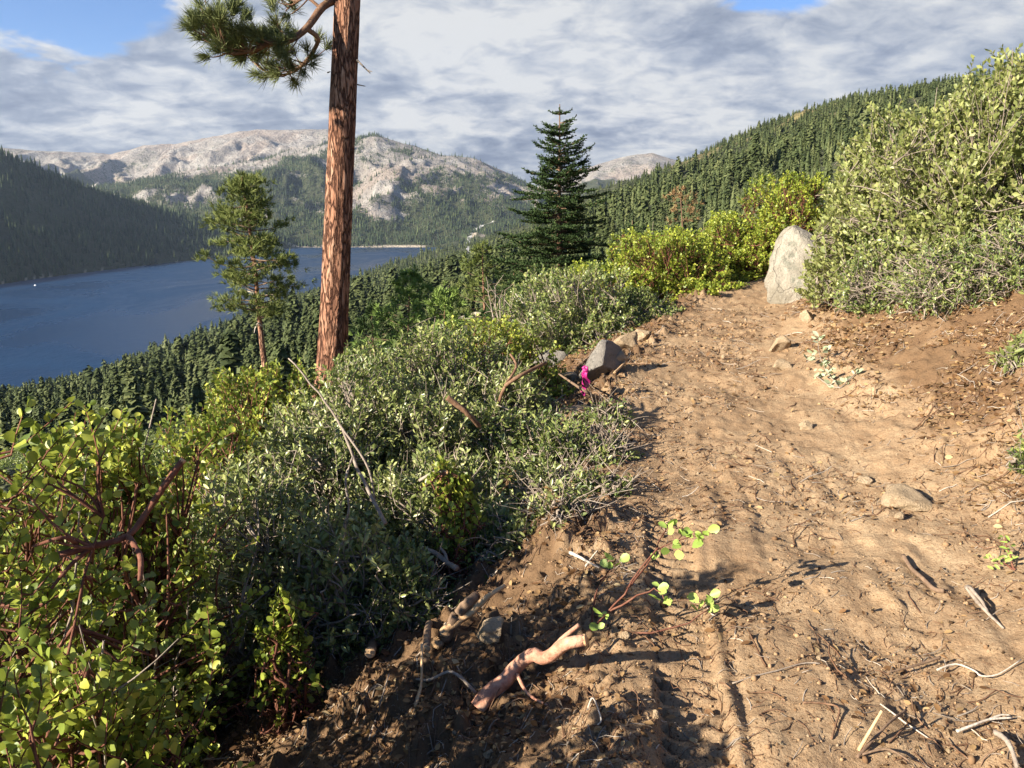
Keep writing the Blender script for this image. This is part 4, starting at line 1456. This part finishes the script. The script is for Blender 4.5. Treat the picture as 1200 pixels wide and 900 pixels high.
ground_rock("stone", 'rounded tan stone below the boulder with its own shadow', 914, 412, .21, .18, .19, 31, M_TANROCK, .3, .2, 5)
ground_rock("stone", 'tan stone lower on the bank below the rounded one', 917, 436, .15, .13, .13, 32, M_TANROCK, 1.0, .25, 5)
ground_rock("stone", 'small tan stone at the right foot of the boulder', 946, 378, .2, .16, .14, 33, M_TANROCK, .6, .25, 5)
ground_rock("stone", 'large pale flat stone set flush into the right side of the trail', 1064, 588, .25, .28, .11, 34, M_TANROCK, .6, .36, 5)
ground_rock("stone", 'low half buried pale stone left of the flush flat stone', 1010, 560, .12, .1, .06, 35, M_TANROCK, .2, .3, 5)
ground_rock("stone", 'small round stone on the trail below the sage sprig', 944, 503, .09, .08, .07, 36, M_TANROCK, .9, .2, 5)
ground_rock("stone", 'small tan stone in the trail below the flush flat stone', 1052, 614, .06, .05, .045, 37, M_TANROCK, .4, .2, 4)
ground_rock("stone", 'egg sized stone in front of the peeled log', 572, 880, .035, .032, .028, 38, M_TANROCK, .4, .2, 4)
ground_rock("stone", 'dark shaded stone behind the peeled log', 575, 765, .13, .12, .10, 39, M_TANROCK, .4, .2, 5)
ground_rock("stone", 'pale stone in the loose earth right of the peeled log', 771, 795, .032, .03, .028, 40, M_TANROCK, .2, .15, 4)
ground_rock("stone", 'pale stone at the bottom edge by the track marks', 768, 853, .03, .028, .026, 41, M_TANROCK, .7, .15, 4)
ground_rock("stone", 'tan clod sized stone below the small sprig', 733, 745, .045, .04, .035, 42, M_TANROCK, .7, .2, 4)
ground_rock("stone", 'pale pebble on the darker soil in the trail centre', 960, 776, .03, .026, .022, 43, M_TANROCK, .7, .2, 4)


# ------------------------------------------------------------------ logs, sticks and roots
def pick(px, py, h):
    if h >= 5: return at(px, py, h - 5)                # 5 + distance: hangs in the brush at that distance
    q = hit(px, py, h)
    return q


def stick(name, label, pts, r0, r1, m, cat='stick', side=(), cut=None, knob=.18, n=16, k=8, wob=.0):
    Pp = np.array([pick(*q) for q in pts])
    for i, q in enumerate(pts):
        if q[2] < 5:
            Pp[i, 2] = max(Pp[i, 2], HM(Pp[i:i + 1, 0], Pp[i:i + 1, 1])[0] + q[2] + r1 * .3)
    base = Pp[0].copy()
    Q = resample(Pp, n) - base
    if wob: Q[1:-1] += rng.normal(size=(n - 2, 3)) * wob
    V, fs = tubes(Q, np.linspace(r0, r1, n), k, cap=True, knob=knob)
    o = thing(name, label, cat, tuple(base), None, mesh(name, V, fs, m, True))
    for l, a, b in side:
        Ps = np.array([pick(*q) for q in l]) - base
        V, fs = tubes(resample(Ps, 10), np.linspace(a, b, 10), 6, cap=True, knob=knob)
        obj("side_branch", mesh("side_branch", V, fs, m, True), o)
    if cut:                                             # raw end grain set on the sawn end
        e, d = Q[-1], unit(Q[-1] - Q[-2])
        V, fs = tubes(np.array([e - d * .004, e + d * .003, e + d * .004]), np.array([r1, r1, r1 * .9]) * 1.02, 12, cap=True, knob=.1)
        obj("cut_end", mesh("cut_end", V, fs, cut), o)
    return o


stick("manzanita_log", 'smooth pinkish peeled manzanita log lying bent on the dark turned soil', [(560, 832, .01), (572, 815, .04), (590, 800, .06), (606, 780, .09), (624, 772, .11), (640, 771, .12), (662, 768, .145), (686, 760, .16)], .029, .019, M_LOG, 'log',
      [([(606, 790, .08), (616, 810, .06), (628, 820, .04), (641, 826, .03)], .007, .003), ([(640, 771, .12), (650, 758, .13), (663, 745, .15), (679, 732, .17)], .011, .007)], M_CUT, .14, 26, 14, .0008)
stick("splintered_stub", 'splintered pale stub of raw wood sticking up from the spoil', [(512, 768, .01), (528, 745, .06), (552, 722, .10), (575, 703, .15), (592, 686, .19)], .024, .006, M_CUT, 'stump', (), None, .35, 14, 9)
stick("bark_stub", 'dark barked stub beside the splintered pale one', [(521, 762, .01), (535, 735, .08), (549, 715, .13), (558, 698, .16)], .024, .018, M_BROWNSTEM, 'stump', (), M_ROOT, .2)
stick("cut_stub", 'short sawn stub with a pale oval cut face in the dark spoil', [(438, 766, .0), (436, 770, .04), (434, 776, .08)], .020, .021, M_BROWNSTEM, 'stump', (), M_CUT, .1, 6, 12)
stick("cut_stub", 'smaller sawn stub with a pale cut face left of the splintered stub', [(504, 758, .0), (502, 763, .04), (500, 768, .08)], .014, .0145, M_BROWNSTEM, 'stump', (), M_CUT, .1, 6, 12)
stick("broken_branch", 'grey brown broken branch with a torn tan end below the olive brush', [(392, 625, .30), (420, 650, .22), (448, 672, .15), (466, 684, .10), (482, 690, .07)], .012, .014, M_GREYSTEM, 'branch', [([(412, 642, .24), (414, 625, .3), (416, 612, .34)], .008, .005)], M_CUT)
stick("broken_branch", 'forked grey stub poking from the foot of the olive brush', [(494, 642, .22), (512, 650, .20), (524, 662, .16), (535, 680, .10)], .010, .013, M_GREYSTEM, 'branch', [([(524, 662, .16), (522, 650, .2), (516, 642, .24)], .009, .006)])
stick("red_branch", 'dead red barked manzanita branch broken off and rising from the left bushes', [(70, 650, 7.05), (110, 640, 7.1), (150, 628, 7.15), (172, 600, 7.2), (192, 570, 7.2), (214, 540, 7.22)], .009, .009, M_REDSTEM, 'branch',
      [([(150, 628, 7.15), (158, 640, 7.1), (165, 655, 7.05), (164, 680, 7.0)], .009, .006), ([(110, 640, 7.1), (85, 660, 7.05), (60, 690, 7.0)], .007, .004), ([(95, 643, 7.1), (75, 630, 7.0), (40, 640, 7.0)], .006, .004)], M_CUT)
stick("dead_branch", 'long thin grey dead stem slanting down across the brush from the brow', [(338, 420, 8.6), (372, 458, 8.55), (398, 498, 8.5), (414, 535, 8.45), (428, 570, 8.4), (452, 614, 8.3)], .003, .009, M_GREYSTEM, 'branch',
      [([(414, 535, 8.45), (405, 562, 8.4), (409, 595, 8.4), (404, 612, 8.4)], .006, .004), ([(398, 498, 8.5), (430, 545, 8.42), (440, 590, 8.4)], .005, .004)], None, .12, 20, 7, .004)
stick("broken_branch", 'torn brown branch stub in the pushed over brush', [(562, 500, 9.55), (550, 487, 9.5), (538, 476, 9.5), (524, 466, 9.5)], .012, .017, M_ROOT, 'branch', (), None, .4)
stick("broken_branch", 'short tan snapped branch above the small bright manzanita', [(492, 563, 8.75), (504, 556, 8.7), (514, 552, 8.7), (524, 554, 8.7)], .008, .009, M_GREYSTEM, 'branch', (), M_CUT, .2, 10)
stick("bent_root", 'curved grey brown root arching over the grey rocks', [(575, 500, 10.0), (585, 470, 10.0), (592, 452, 10.0), (605, 430, 10.1), (598, 415, 10.2)], .012, .007, M_ROOT, 'root', [([(592, 452, 10), (610, 440, 10), (640, 425, 10.2)], .014, .01)])
stick("stick", 'straight pale stick leaning by the tipped grey rock', [(720, 446, .02), (730, 432, .05), (739, 421, .09)], .010, .007, M_CUT, 'stick')
stick("stick", 'straight tan stick pointing down from the pink ribbon', [(655, 440, .28), (680, 458, .2), (702, 472, .10), (718, 484, .03)], .007, .012, M_BROWNSTEM, 'stick')
stick("stick", 'brown bark stick lying in the trail above the grey driftwood', [(1058, 655, .015), (1068, 668, .015), (1080, 682, .012), (1094, 692, .01), (1106, 697, .005)], .008, .010, M_BROWNSTEM)
stick("weathered_wood", 'split silver grey piece of wood lying at the right of the trail', [(1134, 688, .03), (1143, 702, .025), (1152, 716, .02), (1176, 738, .005)], .011, .004, M_DEAD, 'stick', [([(1136, 688, .045), (1150, 704, .04), (1160, 722, .02)], .008, .004)], None, .5)
stick("stick", 'bleached curved stick near the bottom right corner', [(1121, 857, .01), (1140, 850, .018), (1160, 843, .02), (1186, 841, .015)], .0048, .003, M_BLEACH, 'stick', [([(1160, 843, .02), (1172, 838, .02), (1184, 838, .02)], .004, .002)])
stick("stick", 'thin pale wavy root above the bleached stick', [(1098, 785, .01), (1120, 778, .015), (1142, 786, .012), (1150, 792, .01), (1170, 790, .01), (1196, 778, .02)], .0035, .002, M_BLEACH, 'root')
stick("stick", 'thin dark straight stick across the middle right of the trail', [(1040, 788, .006), (1065, 782, .01), (1085, 776, .014), (1102, 770, .015)], .003, .005, M_BROWNSTEM)
stick("stick", 'yellowish peeled stick raised off the ground at the bottom of the trail', [(1006, 882, .01), (1014, 868, .05), (1024, 853, .09), (1033, 838, .13)], .0055, .004, M_CUT, 'stick')
stick("stick", 'dark stick crossing the yellowish one at the bottom of the trail', [(1004, 890, .01), (1022, 872, .025), (1042, 852, .035), (1062, 832, .035)], .005, .004, M_BROWNSTEM, 'stick', [([(1010, 884, .02), (1040, 878, .03), (1066, 892, .02)], .004, .003)])
stick("stick", 'grey bark strip by the right edge at the bottom', [(1166, 858, .02), (1178, 866, .03), (1186, 880, .025), (1192, 900, .015)], .008, .006, M_GREYSTEM, 'stick', (), None, .4)
stick("root", 'thin tan root lying across the track marks', [(858, 804, .004), (885, 798, .006), (910, 794, .006), (940, 786, .008), (960, 788, .006)], .0028, .002, M_GREYSTEM, 'root')
stick("root", 'black bent twig shaped like an angle low in the trail', [(940, 838, .004), (962, 836, .01), (982, 840, .014), (979, 856, .012), (974, 872, .004)], .0035, .003, M_ROOT, 'root')
stick("root", 'white forked root at the crumbled trail edge', [(668, 657, .03), (680, 660, .05), (690, 668, .04), (702, 672, .03)], .008, .003, M_BLEACH, 'root', [([(686, 664, .05), (692, 655, .07), (700, 645, .09)], .004, .002), ([(690, 668, .04), (700, 680, .03)], .003, .002)])
stick("root", 'pale looped rootlet in the shade right of the peeled log', [(688, 852, .01), (694, 848, .03), (702, 850, .035), (704, 858, .03), (700, 862, .02)], .003, .002, M_BLEACH, 'root')
stick("root", 'thin root running over the spoil left of the peeled log', [(470, 802, .02), (500, 804, .04), (530, 808, .03), (558, 814, .02)], .004, .006, M_GREYSTEM, 'root')
stick("root", 'frayed tan root hanging in the dark hollow left of the stubs', [(495, 785, .06), (494, 805, .05), (490, 828, .03), (484, 848, .01)], .005, .003, M_CUT, 'root', [([(494, 800, .06), (486, 826, .03), (484, 850, .01)], .003, .002)])


def dead_shrub():
    q = at(587, 400, 9.0)
    z = H1(q[0], 9.0)
    r = np.random.default_rng(77)
    root = thing("dead_shrub", 'bare grey twiggy dead shrub standing above the brow left of the fir', 'bush', (q[0], 9.0, z))
    tips = np.array([at(a, b, 9 + c) for a, b, c in [(572, 342, 0), (580, 336, .1), (592, 340, -.1), (602, 350, .1), (598, 362, 0), (575, 356, .1), (586, 350, -.1)]]) - np.array([q[0], 9, z])
    b = np.zeros_like(tips); b[:, 0] += r.normal(size=len(tips)) * .03
    Q = bez(b, tips * np.array([.3, .5, .6]), tips, 9); Q[:, 1:-1] += r.normal(size=(len(tips), 7, 3)) * .01
    V, fs = tubes(Q, np.ones((len(tips), 1)) * np.linspace(.014, .004, 9), 5)
    obj("stems", mesh("stems", V, fs, M_DEAD), root)
    k = np.repeat(np.arange(len(tips)), 7); i = r.integers(4, 9, len(k)); s = Q[k, i]
    e = s + unit(np.array([0, 0, .6]) + r.normal(size=s.shape) * .8) * r.uniform(.06, .2, (len(k), 1))
    V, fs = tubes(bez(s, (s + e) / 2 + r.normal(size=s.shape) * .015, e, 4), np.ones((len(k), 1)) * np.linspace(.004, .002, 4), 4)
    obj("twigs", mesh("twigs", V, fs, M_DEAD), root)


dead_shrub()
stick("dead_branch", 'thin bleached dead stem leaning out of the brush beside the dead shrub', [(622, 368, 14.0), (612, 354, 14.0), (604, 344, 14.0)], .010, .005, M_BLEACH, 'branch')


# ------------------------------------------------------------------ sprigs beside the trail
def sprig(label, stems, tuft, L, m, stem_m, tpl, wid, seed, name):
    """stems: lists of (px,py,height); tuft: (px,py,height,count,spread)"""
    r = np.random.default_rng(seed)
    base = pick(*stems[0][0])
    root = thing(name, label, 'plant', tuple(base))
    g = Geo()
    for l in stems:
        Q = resample(np.array([pick(*q) for q in l]) - base, 12)
        Q[1:-1] += r.normal(size=(10, 3)) * .003
        V, fs = tubes(Q, np.linspace(.0048, .002, 12), 5); g.add(V, fs)
    obj("stems", g.mesh("stems", stem_m, True), root)
    P, D, N = [], [], []
    for px, py, h, n, sp in tuft:
        c = pick(px, py, h) - base
        for i in range(n):
            P.append(c + r.normal(size=3) * sp)
            a = i * 2.4 + r.normal() * .4
            D.append(np.array([math.cos(a), math.sin(a) * .8, r.uniform(.05, .9)]))
            N.append(unit(np.array([-.5, -.7, .5]) + r.normal(size=3) * .6))
    V, f = leaves(np.array(P), np.array(D), np.array(N), L * r.uniform(.5, 1.15, len(P)), tpl, wid)
    obj("leaves", mesh("leaves", V, [f], m), root)


sprig('uprooted manzanita sprig with bright green round leaves at the trail edge',
      [[(692, 738, .01), (712, 718, .07), (735, 690, .15), (760, 655, .25), (775, 640, .30), (812, 628, .34)],
       [(712, 718, .07), (745, 700, .12), (768, 690, .16), (778, 702, .15)],
       [(735, 690, .15), (757, 664, .2), (770, 640, .3), (782, 618, .34)],
       [(692, 738, .01), (700, 690, .12), (712, 668, .18), (722, 655, .2)],
       [(745, 742, .01), (780, 738, .03), (810, 728, .06), (832, 712, .09)],
       [(690, 740, .01), (702, 732, .05), (706, 724, .08)]],
      [(782, 622, .34, 4, .008), (785, 642, .3, 5, .012), (802, 626, .34, 5, .012), (818, 632, .34, 6, .014), (826, 626, .34, 3, .01), (764, 655, .24, 4, .01), (770, 690, .16, 4, .01), (776, 704, .14, 5, .01),
       (716, 666, .19, 5, .012), (724, 658, .2, 3, .008), (826, 706, .09, 6, .014), (838, 714, .08, 4, .012), (815, 716, .07, 3, .01), (705, 724, .08, 4, .008), (700, 735, .05, 2, .006)],
      .045, M_SPRIG, M_REDSTEM, LEAF_ROUND, 1.0, 5, "manzanita_sprig")
sprig('pale grey green sage sprig lying at the right side of the trail below the boulder',
      [[(985, 455, .02), (972, 440, .05), (962, 420, .10), (958, 395, .16)], [(985, 455, .02), (968, 450, .04), (955, 438, .07)], [(985, 455, .02), (1000, 440, .04), (1008, 432, .05)]],
      [(958, 398, .16, 6, .015), (960, 412, .12, 8, .02), (950, 420, .10, 7, .02), (964, 428, .09, 9, .02), (972, 440, .06, 8, .02), (958, 440, .06, 8, .02), (978, 452, .03, 8, .02), (1003, 438, .04, 6, .02), (992, 446, .03, 5, .02)],
      .062, M_SAGE, M_GREYSTEM, LEAF_LANCE, 1.0, 6, "sage_sprig")
sprig('small green weed with pinnate leaves on the right edge of the trail',
      [[(1190, 668, .01), (1176, 660, .03), (1160, 655, .05)], [(1190, 668, .01), (1182, 645, .06), (1178, 630, .1)]],
      [(1162, 656, .05, 7, .015), (1172, 659, .04, 7, .015), (1182, 646, .06, 7, .02), (1178, 634, .09, 6, .02)],
      .03, M_SPRIG, M_REDSTEM, LEAF_LANCE, 1.0, 7, "weed")


def ribbon():
    p0 = at(686, 432, 5.75)
    root = thing("flag_ribbon", 'bright pink flagging ribbon tied to a twig left of the trail', 'ribbon', tuple(p0))
    r = np.random.default_rng(3)
    V, fs = tubes(np.array([[-.018, 0, 0], [-.005, .008, .012], [.012, .004, .004], [.015, -.01, -.012], [-.002, -.012, -.014], [-.016, -.004, -.002]]), np.full(6, .011), 7, cap=True, knob=.3)
    obj("knot", mesh("knot", V, fs, M_FLAG, True), root)
    for sx, ln, ph in ((-.014, .165, 0), (.016, .135, 1.4), (.0, .19, 2.6)):
        n = 14
        u = np.linspace(0, 1, n)
        c = np.stack([sx * u * 1.4 + .010 * np.sin(u * 9 + ph), .014 * np.sin(u * 7 + ph * 2), -ln * u], 1)
        sd = np.stack([np.cos(u * 3 + ph), np.sin(u * 3 + ph) * .8, .2 * np.sin(u * 5)], 1) * .016
        nr = unit(np.cross(np.gradient(c, axis=0), sd)) * .0006
        V = np.stack([c - sd + nr, c + sd + nr, c + sd - nr, c - sd - nr], 1)
        idx = np.arange(n * 4).reshape(n, 4)
        q = np.stack([idx[:-1], np.roll(idx, -1, 1)[:-1], np.roll(idx, -1, 1)[1:], idx[1:]], -1).reshape(-1, 4)
        obj("tail", mesh("tail", V.reshape(-1, 3), [q], M_FLAG, True), root)


ribbon()


# ------------------------------------------------------------------ litter on the ground (uncountable)
def sample_ground(n, f, seed, y0=1.6, y1=13.0, far=.25):
    """n points on the dug ground, denser where f(x, y) is high and towards the viewer"""
    r = np.random.default_rng(seed)
    N = n * 6
    y = np.exp(r.uniform(np.log(y0), np.log(y1), N))
    y = np.where(r.random(N) < far, np.sqrt(r.uniform(y0 ** 2, 9.5 ** 2, N)), y)
    x = y * r.uniform(-.62, .95, N)
    k = r.random(N) < f(x, y)
    x, y = x[k][:n], y[k][:n]
    return np.stack([x, y, HM(x, y)], 1), r


def fd(x, y):
    d = xl_(y) - x; e = x - xr_(y)
    nz = fbm(x * 2.3, y * 2.3, 300, 3)
    return d, e, nz


def dens_twig(x, y):
    d, e, nz = fd(x, y)
    f = .22 + .9 * sstep(0, .5, e) + .75 * sstep(-.05, .3, d) * (1 - sstep(1.6, 2.6, d))
    return np.clip(f * (1 + 2.2 * nz), 0, 1)


def dens_leaf(x, y):
    d, e, nz = fd(x, y)
    f = .04 + 1.1 * sstep(.05, .6, e) + .5 * sstep(0, .4, d) * (1 - sstep(1.8, 2.8, d))
    return np.clip(f * (1 + 2.5 * nz), 0, 1)


def dens_peb(x, y):
    d, e, nz = fd(x, y)
    f = .55 + .45 * sstep(0, .5, e) + .9 * sstep(-.1, .25, d) * (1 - sstep(1.6, 2.6, d))
    return np.clip(f * (1 + 2.0 * nz), 0, 1)


def litter(name, label, me):
    o = obj(name, me)
    o['kind'] = 'stuff'; o['label'] = label; o['category'] = name.replace('_', ' ')


def twig_litter():
    P, r = sample_ground(36000, dens_twig, 41, far=.4)
    n = len(P)
    L = r.lognormal(-3.45, .6, n).clip(.01, .20) * np.interp(P[:, 1], [1.5, 8], [.8, 1.6])
    a = r.uniform(0, np.pi, n) * 1.0
    d = np.stack([np.cos(a), np.sin(a), 0 * a], 1)
    s = P - d * L[:, None] * .5; e = P + d * L[:, None] * .5
    m = P + np.stack([-d[:, 1], d[:, 0], 0 * a], 1) * (r.normal(size=n) * L * .22)[:, None]
    Q = bez(s, m, e, 5)
    Q[..., 2] = HM(Q[..., 0].ravel(), Q[..., 1].ravel()).reshape(n, 5) + .002
    Q[..., 2] += (r.random((n, 1)) ** 4 * .5 * L[:, None]) * np.linspace(0, 1, 5)[None]
    rad = (.0011 + .020 * L * r.uniform(.4, 1.3, n)).clip(.0012, .0048)[:, None] * np.linspace(1, .6, 5)
    w = r.random(n)
    g = Geo()
    for k, (lo, hi) in enumerate(((0, .72), (.72, .93), (.93, 1.01))):
        q = (w >= lo) & (w < hi)
        V, fs = tubes(Q[q], rad[q], 3); g.add(V, fs, k)
    litter("twig_litter", 'fine twigs, roots and needles strewn over the bare earth', g.mesh("twig_litter", [M_ROOT, M_GREYSTEM, M_BLEACH]))


def leaf_litter():
    P, r = sample_ground(60000, dens_leaf, 42, far=.6)
    n = len(P)
    D = np.stack([r.normal(size=n), r.normal(size=n), r.normal(size=n) * .25], 1)
    N = np.array([0, 0, 1.]) + r.normal(size=(n, 3)) * .45
    P[:, 2] += .003
    V, f = leaves(P, D, N, r.uniform(.016, .042, n) * np.interp(P[:, 1], [1.5, 8], [.85, 1.3]), LEAF_LANCE, r.uniform(.8, 1.3))
    litter("leaf_litter", 'dry tan and brown fallen leaves on the bank and the spoil', mesh("leaf_litter", V, [f], M_DRYLEAF))


def pebbles():
    P, r = sample_ground(75000, dens_peb, 43)
    n = len(P)
    V0, F0 = ICO1
    sz = r.lognormal(-6.0, .62, n).clip(.0015, .017) * np.interp(P[:, 1], [1.5, 8], [.8, 1.6])
    V = V0[None] * (1 + .45 * (r.random((n, len(V0), 1)) - .5)) * (sz[:, None] * r.uniform(.6, 1.2, (n, 3)))[:, None]
    a = r.uniform(0, 6.28, n); c, s = np.cos(a)[:, None], np.sin(a)[:, None]
    V = np.stack([V[..., 0] * c - V[..., 1] * s, V[..., 0] * s + V[..., 1] * c, V[..., 2]], -1)
    V = V + P[:, None] + np.array([0, 0, 1.]) * (sz * .25)[:, None, None]
    Fc = (np.arange(n)[:, None, None] * len(V0) + F0[None])
    w = r.random(n) < .9
    litter("pebbles", 'loose clods and pebbles scattered over the dug soil',
           mesh("pebbles", V.reshape(-1, 3), [Fc[w].reshape(-1, 3), Fc[~w].reshape(-1, 3)], [M_CLOD, M_TANROCK], False, [0, 1]))


def clod_nodes(t, p):
    t.put(p.inputs['Base Color'], t.ramp(island(t), [(0, (.05, .03, .016)), (.45, (.17, .10, .052)), (1, (.36, .235, .13))]))


M_CLOD = mat("soil_clods", clod_nodes, .95, .1)
twig_litter()
leaf_litter()
pebbles()
